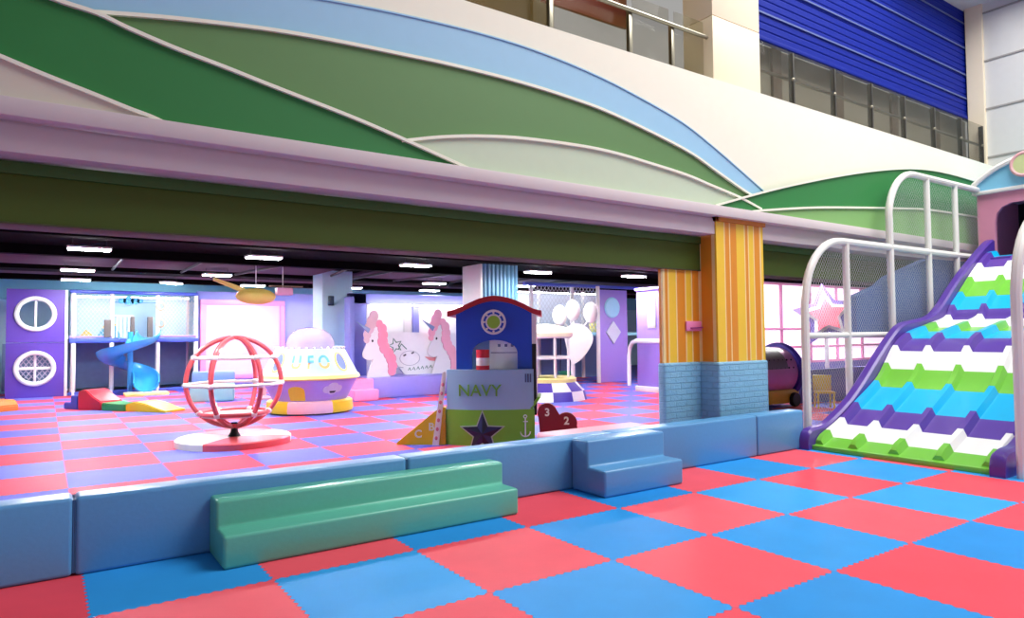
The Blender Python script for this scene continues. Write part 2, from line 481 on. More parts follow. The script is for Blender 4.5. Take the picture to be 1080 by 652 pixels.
Ff = [(2.95, 3.22), (4.43, 3.63), (6.13, 4.03), (7.53, 4.3), (8.66, 4.45), (9.78, 4.5), (11.17, 4.48), (12.38, 4.44)]
Gg = [(3.6, 3.19), (3.95, 3.25), (5.18, 3.41), (6.61, 3.55), (7.74, 3.65), (8.83, 3.73), (11.03, 3.78), (12.38, 3.78)]
def hill(name, top, yb, thick, m_, label, low=3.1, edge=TRIMW, tw=0.026, pr=0.03):
    t = spline(top, 5)
    r = thing(name, label, 'painted panel', (t[0].x, yb, low), 0, 'raised painted hills on the fascia')
    poly = [(p.x, yb, p.y) for p in t]+[(t[-1].x, yb, low), (t[0].x, yb, low)]
    MB().prism(poly, (0, -thick, 0)).build('panel', m_, r, True, smooth=False)
    e = MB()
    lo = [(p.x, yb-thick, p.y-tw) for p in t]
    poly = [(p.x, yb-thick, p.y+0.004) for p in t]+lo[::-1]
    e.prism(poly, (0, -pr, 0)).build('edge_trim', edge, r, True, smooth=False)['label'] = 'cream raised edge'
    return r
hill('fascia_hill', A, 2.34, 0.02, F_BLUE, 'sky blue wave panel, highest on the fascia', edge=F_BLUE, tw=0.01, pr=0.012)
hill('fascia_hill', B, 2.32, 0.03, F_OLIVE, 'long olive green hill panel below the sky blue wave')
hill('fascia_hill', Ee, 2.29, 0.02, F_PALE, 'pale grey-green hill panel just above the cornice')
hill('fascia_hill', Cc, 2.27, 0.02, F_DARK, 'deep green hill panel sloping down from upper left')
hill('fascia_hill', Dd, 2.255, 0.02, F_SAND, 'sand coloured hill panel in the lower left corner of the fascia', pr=0.024)
hill('fascia_hill', Ff, 2.29, 0.035, F_DARK, 'bright green hill panel rising right of the yellow pillar', tw=0.026)
hill('fascia_hill', Gg, 2.255, 0.02, F_LIGHT, 'light green strip panel under the right-hand green hill')

# yellow striped pillar with blue brick foot (front part and the part under the beam)
def stripes(mb, xa, xb, ya, yb, z0, z1, axis, seq):
    tot = sum(w for w, _ in seq); u = xa if axis == 'x' else ya; L_ = (xb-xa) if axis == 'x' else (yb-ya)
    for w, mi in seq:
        d = w/tot*L_
        if axis == 'x': mb.box(u, u+d, ya, yb, z0, z1, 0, mi)
        else: mb.box(xa, xb, u, u+d, z0, z1, 0, mi)
        u += d
f = MB()
f.box(3.05, 4.01, 2.33, 2.9, 0, 3.14, 0, 0)
stripes(f, 3.03, 4.03, 2.3, 2.33, 1.16, 3.02, 'x', [(.16, 0), (.02, 2), (.09, 1), (.02, 2), (.13, 1), (.07, 0), (.1, 0), (.02, 2), (.06, 1), (.02, 2), (.1, 0), (.02, 2), (.12, 1), (.03, 2), (.05, 0)])
stripes(f, 3.03, 3.05, 2.33, 2.9, 1.16, 3.02, 'y', [(.05, 2), (.18, 1), (.05, 2), (.10, 0), (.06, 2), (.13, 1)])
f.box(3.0, 4.06, 2.27, 2.36, 3.02, 3.1, 0.006, 3); f.box(3.0, 3.06, 2.27, 2.55, 3.02, 3.1, 0.006, 3)
stripes(f, 2.33, 3.05, 2.6, 2.63, 1.16, 2.39, 'x', [(.04, 2), (.05, 1), (.02, 2), (.13, 0), (.02, 2), (.15, 1), (.02, 2), (.1, 0), (.02, 2), (.12, 1), (.03, 2)])
f.box(2.335, 3.05, 2.63, 2.68, 0, 2.385, 0, 1)
struct('column_striped', f, [YEL, ORA, CRM, ORD], 'yellow and orange striped square pillar', smooth=False)
f = MB(); f.box(3.0, 4.05, 2.27, 2.92, 0, 1.17, 0.03, 0, 3); f.box(2.31, 3.02, 2.57, 2.7, 0, 1.17, 0.03, 0, 3)
struct('trim_4', f, BRICK, 'blue embossed brick padding round the foot of the striped pillar')
t = thing('wall_bracket', 'small pink bracket fixed on the striped pillar face', 'bracket', (2.93, 2.59, 1.58))
MB().box(-0.19, 0.19, -0.02, 0.01, 0, 0.13, 0.01).build('plate', PINK, t)
MB().prism([(-0.12, -0.02, 0.03), (0.19, -0.02, 0.045), (0.19, -0.02, 0.1), (0.15, -0.02, 0.055), (-0.12, -0.02, 0.045)], (0, -0.03, 0)).build('lever', mat('plum_plastic', (150, 60, 130), 0.4), t)

# ================================================================== UPPER STOREY
struct('ceiling_upper', MB().box(-6, 3.45, 2.7, 7.5, 8.6, 8.8), TAN, 'ceiling of the upper gallery')
f = MB(); f.box(-6, 12.4, 2.62, 7.5, 4.75, 4.95)
struct('floor_upper', f, GREY, 'upper gallery floor slab')
f = MB(); f.box(-6, 3.45, 6.2, 6.4, 4.95, 8.6, 0, 0)
for xa in (-3.0, -0.9, 1.1, 2.9): f.box(xa, xa+0.12, 6.1, 6.22, 4.95, 8.6, 0.01, 0)
struct('wall_upper', f, [TAN, CREAM], 'tan rear wall of the upper gallery', smooth=False)
f = MB(); f.box(3.45, 4.52, 2.62, 3.15, 4.95, 6.02, 0.006); f.box(3.45, 4.52, 2.62, 3.15, 6.03, 8.6, 0.006); f.box(3.47, 4.5, 2.64, 3.13, 4.95, 8.6)
struct('column_upper', f, CREAM, 'cream clad square pillar on the upper storey')
# left balustrade
t = thing('glass_balustrade', 'clear glass balustrade of the tan upper gallery', 'railing', (0, 2.75, 4.95))
for xa in (-1.9, -0.55, 0.66, 1.96, 2.75):
    MB().box(xa-0.03, xa+0.03, 2.72, 2.78, 4.95, 5.75, 0.006).build('post', STEEL, t, True)
for xa, xb in ((-1.85, -0.6), (-0.5, 0.61), (0.71, 1.91), (2.01, 2.7), (2.8, 3.4)):
    MB().box(xa, xb, 2.745, 2.755, 5.0, 5.95, 0.002).build('glass_pane', GLASS, t, True)
MB().tube([(-3, 2.7, 5.72), (3.42, 2.7, 5.72)], 0.028).build('handrail', STEEL, t, True)
t = thing('hanging_sign', 'dark red sign board hung in the tan upper gallery', 'sign', (2.6, 4.2, 6.75))
MB().box(-0.95, 0.75, 0, 0.06, -0.35, 0.35, 0.01).build('board', mat('dark_red_sign', (120, 34, 26), 0.4), t)
MB().tube([(-0.5, 0.03, 0.35), (-0.5, 0.03, 2.0)], 0.012, 6).build('hanger', STEEL, t); MB().tube([(0.4, 0.03, 0.35), (0.4, 0.03, 2.0)], 0.012, 6).build('hanger', STEEL, t)
t = thing('ceiling_downlight', 'round warm downlight behind the upper gallery glass', 'lamp', (1.6, 5.2, 8.5))
MB().lathe([(0.26, 0.1), (0.26, 0.0), (0.2, -0.02)]).build('rim', STEEL, t)
MB().lathe([(0, -0.015), (0.2, -0.015), (0.2, 0.0)]).build('diffuser', mat('warm_diffuser', (255, 226, 160), 0.5, 0, emit=60), t)
# right: shutter + shopfront + balustrade
f = MB(); f.box(4.5, 13.0, 3.25, 3.4, 4.95, 6.3, 0, 0)
for xa in (5.7, 7.6, 9.6, 11.4): f.box(xa, xa+0.25, 3.2, 3.26, 4.95, 6.3, 0.01, 1)
struct('wall_shopfront', f, [OLIVEW, mat('brown_shopfront_frame', (84, 66, 48), 0.5)], 'dim shopfront under the blue shutter', smooth=False)
t = thing('roller_shutter', 'cobalt blue roller shutter half lowered on the upper storey', 'shutter', (8.8, 3.0, 6.2))
f = MB(); z = 6.24
while z < 9.4:
    f.prism([(4.5, 3.0, z), (4.5, 2.985, z+0.02), (4.5, 2.983, z+0.1), (4.5, 3.0, z+0.125), (4.5, 3.04, z+0.125), (4.5, 3.04, z)], (8.3, 0, 0)); z += 0.125
f.build('slat_curtain', SHUT, t, True, smooth=False)
for z in (6.62, 7.15, 7.75, 8.3):
    MB().box(4.5, 12.8, 2.955, 2.97, z, z+0.028).build('reinforcing_strip', SHUTL, t, True)
MB().box(4.5, 12.8, 2.95, 3.06, 6.18, 6.25, 0.01).build('bottom_bar', SHUT, t, True)
MB().box(12.72, 12.84, 2.92, 3.1, 4.95, 9.4).build('guide_rail', BLACK, t, True)
t = thing('glass_balustrade', 'smoked glass balustrade below the blue shutter', 'railing', (8.4, 2.68, 4.95))
xs_ = [4.53, 5.42, 6.6, 7.78, 8.95, 10.13, 11.3, 12.32]
for xa, xb in zip(xs_[:-1], xs_[1:]):
    MB().box(xa+0.012, xb-0.012, 2.66, 2.672, 4.96, 5.95, 0.002).build('glass_pane', GLASSD, t, True)
for xa in xs_[1:]:
    MB().box(xa-0.02, xa+0.02, 2.645, 2.73, 4.95, 5.94, 0.004).build('post', mat('dark_bronze', (48, 46, 42), 0.4), t, True)
    MB().ball((xa, 2.66, 5.52), 0.035, (1, 0.7, 1), seg=10).build('clamp', STEEL, t, True)
MB().tube([(4.53, 2.76, 5.56), (12.35, 2.76, 5.56)], 0.026).build('handrail', STEEL, t, True)
# right-hand end wall with grooves, bulkhead above
f = MB(); f.box(12.45, 12.7, -9, 2.75, 0, 11, 0, 0)
for z in (4.1, 5.25, 6.3, 7.35, 8.4): f.box(12.43, 12.46, -9, 2.75, z, z+0.035, 0, 1)
f.box(12.38, 12.72, 2.62, 2.95, 4.95, 11, 0.01, 2)
struct('wall_end', f, [GREY, GREYD, CREAM], 'pale grey panelled end wall on the right', smooth=False)
f = MB(); f.box(9.0, 12.7, 2.0, 3.3, 8.62, 9.6, 0.01); f.box(11.75, 12.7, -9, 2.1, 8.62, 9.6, 0.01)
struct('trim_5', f, GREY, 'grey bulkhead in the upper right corner', smooth=False)

# ================================================================== FOAM BARRIER
def barrier(x0, x1, label):
    t = thing('foam_barrier', label, 'padded barrier', ((x0+x1)/2, 1.93, 0), 0, 'light blue foam barrier blocks in a row')
    f = MB(); f.box(x0+0.006, x1-0.006, 1.83, 2.06, 0, 0.51, 0.028, 0, 4)
    f.build('block', BLUEV, t, True)
    for xa in (x0+0.005, x1-0.005):
        MB().tube([(xa, 1.845, 0.02), (xa, 1.845, 0.49), (xa, 2.045, 0.49), (xa, 2.045, 0.02)], 0.006, 6).build('piping', SEAMV, t, True)
    return t
barrier(-6.4, -4.05, 'light blue foam barrier block at the far left, cut by the frame')
barrier(-4.05, -1.66, 'light blue foam barrier block half hidden by the mint green steps')
barrier(-1.66, 0.72, 'light blue foam barrier block between mint steps and blue steps')
barrier(0.72, 3.16, 'light blue foam barrier block below the yellow pillar')
barrier(3.16, 4.16, 'short light blue foam barrier block against the slide foot')

def steps(name, x0, x1, y0, ym, y1, z1, z2, m_, label):
    prof = [(y0, 0), (y0, z1), (ym, z1), (ym, z2), (y1, z2), (y1, 0)]
    f = MB(); b = bmesh.new()
    Av = [b.verts.new((x0, p[0], p[1])) for p in prof]; Bv = [b.verts.new((x1, p[0], p[1])) for p in prof]
    b.faces.new(Av); b.faces.new(Bv[::-1])
    for i in range(6): b.faces.new((Av[i], Bv[i], Bv[(i+1) % 6], Av[(i+1) % 6]))
    bmesh.ops.recalc_face_normals(b, faces=b.faces[:])
    bmesh.ops.bevel(b, geom=b.edges[:], offset=0.026, segments=4, affect='EDGES', profile=0.5)
    f._merge(b)
    o = f.build(name, m_)
    return tag(o, label, 'steps')
steps('foam_steps', -3.23, -0.83, 1.36, 1.6, 1.825, 0.225, 0.415, GREENV, 'long mint green two-tread foam steps against the barrier')
steps('foam_steps', 0.14, 1.22, 1.33, 1.58, 1.825, 0.255, 0.51, BLUEV, 'short light blue two-tread foam steps against the barrier')

# ================================================================== WIDE SLIDE
PROF = spline([(4.14, 0.05), (4.3, 0.1), (4.8, 0.29), (5.17, 0.48), (5.75, 0.77), (6.02, 1.0), (6.28, 1.24), (6.65, 1.43), (7.35, 1.57), (8.0, 1.70), (8.2, 1.88), (8.54, 2.12), (8.92, 2.39), (9.32, 2.65), (9.73, 2.86), (10.2, 2.92)], 6)
BANDS = [(4.44, 0), (4.8, 1), (5.16, 2), (5.72, 3), (6.02, 0), (6.3, 1), (6.68, 2), (7.2, 3), (7.55, 0), (8.06, 1), (8.22, 2), (8.54, 3), (8.92, 0), (9.32, 1), (9.74, 2), (99, 3)]
def band(x):
    for xe, k in BANDS:
        if x < xe: return k
SM = [S_GREEN, S_WHITE, S_PURP, S_CYAN]
# put exact profile points on the band limits
pts = [(p.x, p.y) for p in PROF]
for xe, _ in BANDS[:-1]:
    for i in range(len(pts)-1):
        if pts[i][0] < xe < pts[i+1][0]:
            tt = (xe-pts[i][0])/(pts[i+1][0]-pts[i][0]); pts.insert(i+1, (xe, pts[i][1]+tt*(pts[i+1][1]-pts[i][1]))); break
slide = thing('wide_slide', 'wide wavy slide banded green, white, violet and cyan with purple sides', 'slide', (4.2, 0.7, 0))
f = MB(); b = f.bm; rows = []
for (x, z) in pts:
    rows.append([b.verts.new(q) for q in ((x, -0.42, z), (x, 1.8, z), (x, 1.8, max(0.0, z-0.09)), (x, -0.42, max(0.0, z-0.09)))])
for i in range(len(pts)-1):
    k = band((pts[i][0]+pts[i+1][0])/2)
    for j in range(4):
        fc = b.faces.new((rows[i][j], rows[i+1][j], rows[i+1][(j+1) % 4], rows[i][(j+1) % 4])); fc.material_index = k
for R in (rows[0], rows[-1]): b.faces.new(R).material_index = 0
f.box(4.13, 4.2, -0.42, 1.8, 0, 0.06, 0.008, 0)
f.build('slide_bed', SM, slide, True)
for yc in (1.66, 1.2, 0.7, 0.2, -0.3):
    f = MB(); b = f.bm; rows = []
    sub = [p for p in pts if 4.2 <= p[0] <= 10.0]
    for i, (x, z) in enumerate(sub):
        h = 0.09*min(1, (x-4.15)/0.12); w, w2 = 0.075, 0.032
        rows.append([b.verts.new(q) for q in ((x, yc-w, z-0.01), (x, yc-w2, z+h), (x, yc+w2, z+h), (x, yc+w, z-0.01))])
    for i in range(len(sub)-1):
        k = band((sub[i][0]+sub[i+1][0])/2)
        for j in range(3): b.faces.new((rows[i][j], rows[i+1][j], rows[i+1][j+1], rows[i][j+1])).material_index = k
    for R in (rows[0], rows[-1]): b.faces.new(R).material_index = 0
    f.build('lane_divider', SM, slide, True, sharp=25)
RAIL = [(4.05, 0.0), (4.05, 0.14), (4.1, 0.24), (4.22, 0.28), (4.54, 0.32), (5.07, 0.56), (5.45, 0.81), (5.8, 1.08), (5.98, 1.22), (6.4, 1.52), (6.75, 1.68), (7.53, 1.78), (7.94, 1.95), (8.47, 2.32), (8.93, 2.62), (9.82, 3.12), (10.1, 3.22)]
RT = spline(RAIL, 5)
def rail(y0, y1):
    f = MB(); b = f.bm; rows = []
    for i, p in enumerate(RT):
        q = RT[min(i+1, len(RT)-1)]-RT[max(i-1, 0)]; q.normalize(); nx, nz = -q.y, q.x
        h = 0.33
        sec = [(0.0, y0+0.03), (0.0, y1-0.03), (0.03, y1), (h-0.02, y1), (h, y1-0.02), (h, y0+0.02), (h-0.02, y0), (0.03, y0)]
        rows.append([b.verts.new((p.x, y, max(0.0, p.y-d))) for d, y in sec])
    for i in range(len(rows)-1):
        for j in range(8): b.faces.new((rows[i][j], rows[i+1][j], rows[i+1][(j+1) % 8], rows[i][(j+1) % 8]))
    b.faces.new(rows[0]); b.faces.new(rows[-1])
    f.build('side_rail', PURPLE, slide, True, sharp=30)
rail(1.70, 1.85); rail(-0.52, -0.37)
MB().box(9.6, 10.1, -0.5, 1.84, 2.6, 2.84, 0.01).build('top_support', PURPLE, slide, True)
for y in (-0.44, 1.72): MB().tube([(9.85, y, 0), (9.85, y, 2.7)], 0.05).build('support_leg', FRAME, slide, True)

# safety frames with netting each side
def arc_xz(cx, cz, r, a0, a1, y, n=10):
    return [(cx+r*math.cos(a0+(a1-a0)*k/n), y, cz+r*math.sin(a0+(a1-a0)*k/n)) for k in range(n+1)]
def zrail(x):
    for i in range(len(RT)-1):
        if RT[i].x <= x <= RT[i+1].x: return RT[i].y
    return RT[-1].y
def frame(y, label, right):
    t = thing('safety_frame', label, 'safety frame', (4.5, y, 0), 0, 'white netted frames beside the wide slide')
    bx = 4.47 if not right else 4.2
    low = [(bx, y, 0.0), (bx, y, 1.95)]+arc_xz(bx+0.95, 1.95, 0.93, PI, PI/2, y)[1:]+[(10.25, y, 2.9)]
    MB().tube(low, 0.055).build('lower_rail', FRAME, t, True)
    hi = [(6.86, y, 1.45), (6.86, y, 3.3)]+arc_xz(7.7, 3.3, 0.86, PI, PI/2, y)[1:]+[(10.25, y, 4.18)]
    MB().tube(hi, 0.055).build('upper_rail', FRAME, t, True)
    MB().tube([(bx, y, 1.5), (7.0, y, 1.5)], 0.045).build('mid_rail', FRAME, t, True)
    for x, zt in ((5.56, 2.88), (8.15, 4.18), (9.2, 4.18), (10.25, 4.2)):
        MB().tube([(x, y, max(0.0, zrail(x)-0.3) if x < 10 else 0), (x, y, zt)], 0.05).build('post', FRAME, t, True)
    MB().tube([(bx, y, 0.06), (5.0, y, 0.06)], 0.045).build('foot_rail', FRAME, t, True)
    f = MB()
    lp = [(p[0], p[2]) for p in low[1:]]
    poly = [(bx, 0.08)]+lp+[(10.25, 2.2), (8, 1.5), (6.5, 1.3), (5.2, 0.45)]
    b = f.bm; fc = b.faces.new([b.verts.new((p[0], y, p[1])) for p in poly]); bmesh.ops.triangulate(b, faces=[fc], ngon_method='EAR_CLIP')
    hp = [(p[0], p[2]) for p in hi[1:]]
    f.build('netting', NETW, t, True, smooth=False); f = MB(); b = f.bm
    poly = [(6.86, 2.9)]+hp+[(10.25, 2.9)]
    fc = b.faces.new([b.verts.new((p[0], y, p[1])) for p in poly]); bmesh.ops.triangulate(b, faces=[fc], ngon_method='EAR_CLIP')
    f.build('netting', NETW, t, True, smooth=False)
frame(1.97, 'white tube frame with net on the left side of the wide slide', False)
frame(-0.62, 'white tube frame with net on the right side, nearest the camera', True)

# pink cabin at the top of the slide
t = thing('slide_cabin', 'pink cabin with dark arched doorway and pale blue roof at the slide top', 'play cabin', (10.2, 0.7, 0))
f = MB()
def cab(p): return (p[0], p[1])
outer = [(-0.62, 2.9), (2.0, 2.9), (2.0, 4.08), (-0.62, 4.08)]
door = [(-0.3, 2.92), (1.72, 2.92), (1.72, 3.55), (1.69, 3.7), (1.6, 3.81), (1.45, 3.87), (0.0, 3.87), (-0.2, 3.8), (-0.3, 3.6)]
g = MB(); g.holed(outer, door, (0.7, 3.4), 0, 0.08)
g.bm.transform(Matrix(((0, 1, 0, 10.2), (1, 0, 0, 0), (0, 0, 1, 0), (0, 0, 0, 1))))
g.build('front_panel', mat('dusty_pink_panel', (214, 140, 168), 0.5), t, True)
MB().box(10.28, 11.9, 1.92, 2.0, 2.9, 4.08).build('side_panel', MATS['dusty_pink_panel'], t, True)
MB().box(10.28, 11.9, -0.62, -0.54, 2.9, 4.08).build('side_panel', MATS['dusty_pink_panel'], t, True)
MB().box(11.9, 11.98, -0.62, 2.0, 2.9, 4.08).build('rear_panel', mat('black_curtain', (22, 22, 26), 0.8), t, True)
MB().box(10.2, 11.98, -0.62, 2.0, 2.78, 2.9, 0.01).build('deck', DECKB, t, True)
MB().box(10.12, 12.0, -0.68, 2.06, 4.08, 4.15, 0.015).build('eave', WHITE, t, True)
rf = [(2.08, 4.15), (1.95, 4.3), (1.6, 4.52), (1.1, 4.68), (0.7, 4.72), (0.3, 4.68), (-0.2, 4.52), (-0.55, 4.3), (-0.68, 4.15)]
MB().prism([(10.14, p[0], p[1]) for p in rf], (1.86, 0, 0)).build('roof', mat('pale_blue_roof', (128, 200, 234), 0.45), t, True)
for q in (rf[:4], rf[5:]): MB().tube([(10.1, p[0], p[1]+0.02) for p in spline(q, 4)], 0.05, 8).build('roof_edge', WHITE, t, True)
f = MB(); f.lathe([(0, -0.06), (0.18, -0.06), (0.2, 0), (0.18, 0.02), (0, 0.02)], (10.1, 1.18, 4.5), 28, ax='x')
e = f.build('roof_medallion', mat('pale_green_medallion', (196, 206, 150), 0.5), t, True)
MB().tube([(10.06, 1.18+0.2*math.cos(2*PI*k/28), 4.5+0.2*math.sin(2*PI*k/28)) for k in range(28)], 0.035, 8, True).build('medallion_ring', mat('rose_ring', (222, 170, 176), 0.5), e, True)
for y in (-0.55, 1.93):
    for x in (10.26, 11.9): MB().tube([(x, y, 0), (x, y, 2.8)], 0.05).build('support_post', FRAME, t, True)

# blue padded slope behind the netted frame
f = MB()
pr = [(6.0, 1.52), (6.02, 2.09), (6.74, 2.28), (7.07, 2.44), (8.39, 2.8), (9.9, 2.83), (9.9, 0.0), (7.7, 0.0), (7.4, 1.5)]
f.prism([(p[0], 2.08, p[1]) for p in pr], (0, 0.15, 0))
tag(f.build('padded_slope', mat('slate_blue_padding', (70, 96, 150), 0.6, 0.08)), 'slate blue padded slope rising behind the netted slide frame', 'padding')

# ================================================================== CEILING FITTINGS OF THE HALL
f = MB()
for ya, yb in ((5.0, 5.5), (9.2, 9.5), (12.2, 12.45), (15.4, 16.2), (18.6, 19.0)): f.box(-8, 24, ya, yb, 3.18, 3.36)
struct('trim_6', f, DARK, 'dark ceiling beams')
for k, (ya, yb, xa, xb) in enumerate(((12.6, 15.2, -7.9, 1.9), (7.6, 8.6, -2.4, -1.2), (6.6, 7.3, 1.6, 3.0), (12.6, 15.2, 2.9, 23.9), (16.4, 18.0, -7.9, 23.9))):
    o = MB().box(xa, xb, ya, yb, 3.26, 3.335, 0.01).build('air_duct', MAUVE)  # long middle pieces paint in the ceiling strip lit between the beams
    tag(o, ['long mauve duct across the hall ceiling left of the pale cyan pillar', 'short mauve duct box above the left lamps', 'short mauve duct box nearest the beam, over the hall centre', 'long mauve duct across the hall ceiling right of the pale cyan pillar', 'long mauve duct at the far end of the hall ceiling'][k], 'duct')
pipe0 = MB().tube([(0, -1.4, 0), (0, 1.4, 0)], 0.03, 6).build('ceiling_pipe', BLACK, None)
pipe0.location = (-2.9, 13.9, 3.19); tag(pipe0, 'thin black conduit pipe strapped across the mauve ceiling duct', 'pipe', 'conduits under the mauve duct')
for k in range(1, 9):
    o = pipe0.copy(); COL.objects.link(o); o.location = (-2.9+k*1.5+(0.5 if k == 3 else 0), 13.9, 3.19); o.rotation_euler = (0, 0, 0.15*(k % 3-1))

def lamp(hz):
    t = thing('ceiling_light', '', 'lamp', (0, 0, 3.1), 0, 'bright strip lamps hung from the hall ceiling')
    MB().box(-0.33, 0.33, -0.16, 0.16, 0.0, 0.04, 0.008).build('housing', WHITE, t)
    MB().box(-0.31, 0.31, -0.14, 0.14, -0.012, 0.0, 0.003).build('diffuser', LAMPM, t)
    for s in (-0.25, 0.25): MB().tube([(s, 0, 0.04), (s, 0, hz)], 0.008, 5).build('hanger', BLACK, t)
    return t
L0 = None
LAB = 'bright white strip lamp hung from the dark hall ceiling'
spots = [(-3.6, 10.25, 'strip lamp at the left, in the row nearest the beam'), (-0.72, 10.1, 'strip lamp above the globe climber, in the row nearest the beam'), (2.5, 10.0, 'strip lamp left of the pale pillar, in the row nearest the beam'), (5.85, 10.0, 'strip lamp right of the navy playhouse roof, in the row nearest the beam'), (8.85, 9.7, 'strip lamp next to the yellow pillar, in the row nearest the beam'),
 (-3.62, 14.6, 'strip lamp at the left in the middle row'), (-0.72, 14.45, 'strip lamp over the pink screen in the middle row'), (2.33, 14.9, 'strip lamp over the mural wall in the middle row'), (5.3, 14.4, 'strip lamp behind the pale pillar in the middle row'), (8.3, 14.0, 'strip lamp above the balloon carousel in the middle row'),
 (-3.56, 17.5, 'strip lamp at the left in the far row'), (-1.3, 17.6, 'slanting strip lamp above the spiral slide'), (0.9, 17.6, 'strip lamp right of the hanging plane in the far row'), (3.8, 17.2, 'strip lamp above the second unicorn in the far row'), (6.6, 17.2, 'strip lamp far right in the far row'),]
spots[5:5] = [(-3.6, 6.2, 'strip lamp at the left just behind the beam'), (-0.72, 6.2, 'strip lamp in front of the globe climber, just behind the beam'), (2.2, 6.2, 'strip lamp over the playhouse boat, just behind the beam'), (5.6, 6.2, 'strip lamp over the hall floor right of the playhouse boat, behind the beam'), (12.2, 10.2, 'strip lamp behind the yellow pillar'), (15.5, 6.4, 'strip lamp above the barrel train'), (11.4, 6.2, 'strip lamp between pillar and barrel train')]  # row just behind the beam is out of view, added to brighten the hall
for i, (x, y, lb) in enumerate(spots):
    under = 12.6 < y < 15.2 or 16.4 < y < 18
    if L0 is None: L0 = lamp(0.255)
    if i == 12: L0 = lamp(0.155)
    if i in (0, 12): o = L0; o.location = (x, y, 3.1)
    else: o = dup(L0, (x, y, 3.1), 0.9 if i == 18 else 0.0)
    o['label'] = 'white ' + lb

# ================================================================== HALL COLUMNS AND PARTITIONS
struct('column_pale', MB().box(1.95, 2.8, 14.5, 15.3, 0, 3.36, 0.02), CYANW, 'pale cyan square pillar right of the pink screen')
f = MB(); f.box(4.84, 5.95, 11, 11.9, 0, 3.36, 0.02, 0); 
f.box(4.8, 4.86, 11.0, 11.9, 0, 3.36, 0.01, 1)  # pale face paints in the lit side, the teal body the shaded side
for k in range(9): f.lathe([(0.05, 0), (0.05, 3.36)], (4.92+k*0.12, 11.0, 0), 10, 0)
struct('column_teal', f, [TEALD, WHITE], 'teal fluted pillar behind the navy playhouse')
f = MB(); f.box(-8, 24, 20.8, 21.2, 2.75, 3.36)
struct('trim_7', f, TEAL, 'teal bulkhead along the rear wall')
struct('wall_partition', MB().box(-0.36, 3.3, 19.2, 19.4, 0, 3.0, 0.01), LAV, 'lavender partition wall behind the pink screen')
t = thing('wall_speaker', 'small dark speaker on the pale cyan pillar', 'speaker', (2.16, 14.42, 2.4))
MB().box(-0.07, 0.07, -0.06, 0.05, 0, 0.26, 0.015).build('cabinet', mat('dark_teal_plastic', (22, 52, 74), 0.4), t)
MB().box(-0.025, 0.025, 0.04, 0.085, 0.1, 0.16).build('bracket', BLACK, t)

# ================================================================== NAVY PLAYHOUSE BOAT
RZ = math.radians(-37.7)
n = thing('playhouse_boat', 'navy blue playhouse boat with red roof and striped chimney', 'playhouse', (1.1, 4.8, 0), RZ)
arch = [(-0.5+1.1*k/16, 1.9+0.0+0.14*math.sin(PI*k/16)) for k in range(17)]
outer = [(-0.5, 0.95)]+arch+[(0.6, 0.95)]
win = [(-0.27, 0.97), (0.39, 0.97), (0.39, 1.3)]+[(0.06+0.33*math.cos(a), 1.3+0.18*math.sin(a)) for a in [PI*k/12 for k in range(1, 12)]]+[(-0.27, 1.3)]
f = MB(); f.holed(outer, win, (0.06, 1.25), 0.0, 0.05); f.build('front_wall', NAVYB, n)
f = MB(); f.prism([(0.6, 0.052, 0.4), (0.6, 0.75, 0.4), (0.6, 0.75, 1.88), (0.6, 0.0, 1.88), (0.6, 0.0, 1.425), (0.6, 0.052, 1.425)], (0.06, 0, 0)); f.build('side_wall', WHITE, n)
f = MB(); f.prism([(-0.5, 0.05, 0.4), (-0.5, 0.75, 0.4), (-0.5, 0.75, 1.88), (-0.5, 0.05, 1.88)], (0.05, 0, 0)); f.build('side_wall', NAVYB, n)
f = MB(); f.prism(xz([(-0.45, 0.3), (0.58, 0.3), (0.58, 0.8), (0.16, 0.8), (0.16, 1.88), (-0.45, 1.88)], 0.7), (0, 0.05, 0)); f.build('rear_wall', HULLB, n)
f = MB(); f.box(0.6, 0.66, -0.02, 0.05, 0.4, 1.42, 0.006); f.build('corner_post', BLACK, n)
rp = [(-0.62, 1.9), (-0.5, 1.93), (-0.3, 2.02), (-0.12, 2.09), (0.07, 2.12), (0.26, 2.09), (0.45, 2.02), (0.62, 1.93), (0.74, 1.9)]
rs_ = spline(rp, 4); poly = [(p.x, -0.08, p.y) for p in rs_]+[(p.x, -0.08, p.y-0.075) for p in rs_[::-1]]
MB().prism(poly, (0, 0.95, 0)).build('roof', ROOFR, n)
f = MB(); f.lathe([(0, -0.03), (0.17, -0.03), (0.17, 0.005), (0, 0.005)], (0.05, 0, 1.74), 32, 0, 'y')
p_ = f.build('porthole', NAVYB, n)
f = MB(); f.tube([(0.05+0.165*math.cos(a), -0.03, 1.74+0.165*math.sin(a)) for a in [2*PI*k/32 for k in range(32)]], 0.017, 8, True)
f.tube([(0.05+0.105*math.cos(a), -0.035, 1.74+0.105*math.sin(a)) for a in [2*PI*k/32 for k in range(32)]], 0.012, 8, True)
for k in range(8): f.ball((0.05+0.135*math.cos(k*PI/4), -0.035, 1.74+0.135*math.sin(k*PI/4)), 0.016, seg=8)
f.build('porthole_ring', WHITE, p_)
MB().lathe([(0, -0.035), (0.1, -0.035), (0.1, -0.02), (0, -0.02)], (0.05, 0, 1.74), 28, 0, 'y').build('porthole_glass', mat('lime_porthole', (150, 200, 60), 0.3), p_)
f = MB()
for z0, z1, mi in ((0.95, 1.12, 0), (1.12, 1.23, 1), (1.23, 1.345, 0)): f.lathe([(0, z0), (0.095, z0), (0.095, z1), (0, z1)], (-0.1, -0.14, 0), 24, mi)
f.build('chimney', [RED, WHITE], n)['label'] = 'red and white striped chimney'
f = MB(); f.box(-0.02, 0.4, 0.07, 0.1, 0.9, 1.52, 0.004, 0); f.box(0.0, 0.38, 0.06, 0.07, 1.29, 1.3, 0, 1)
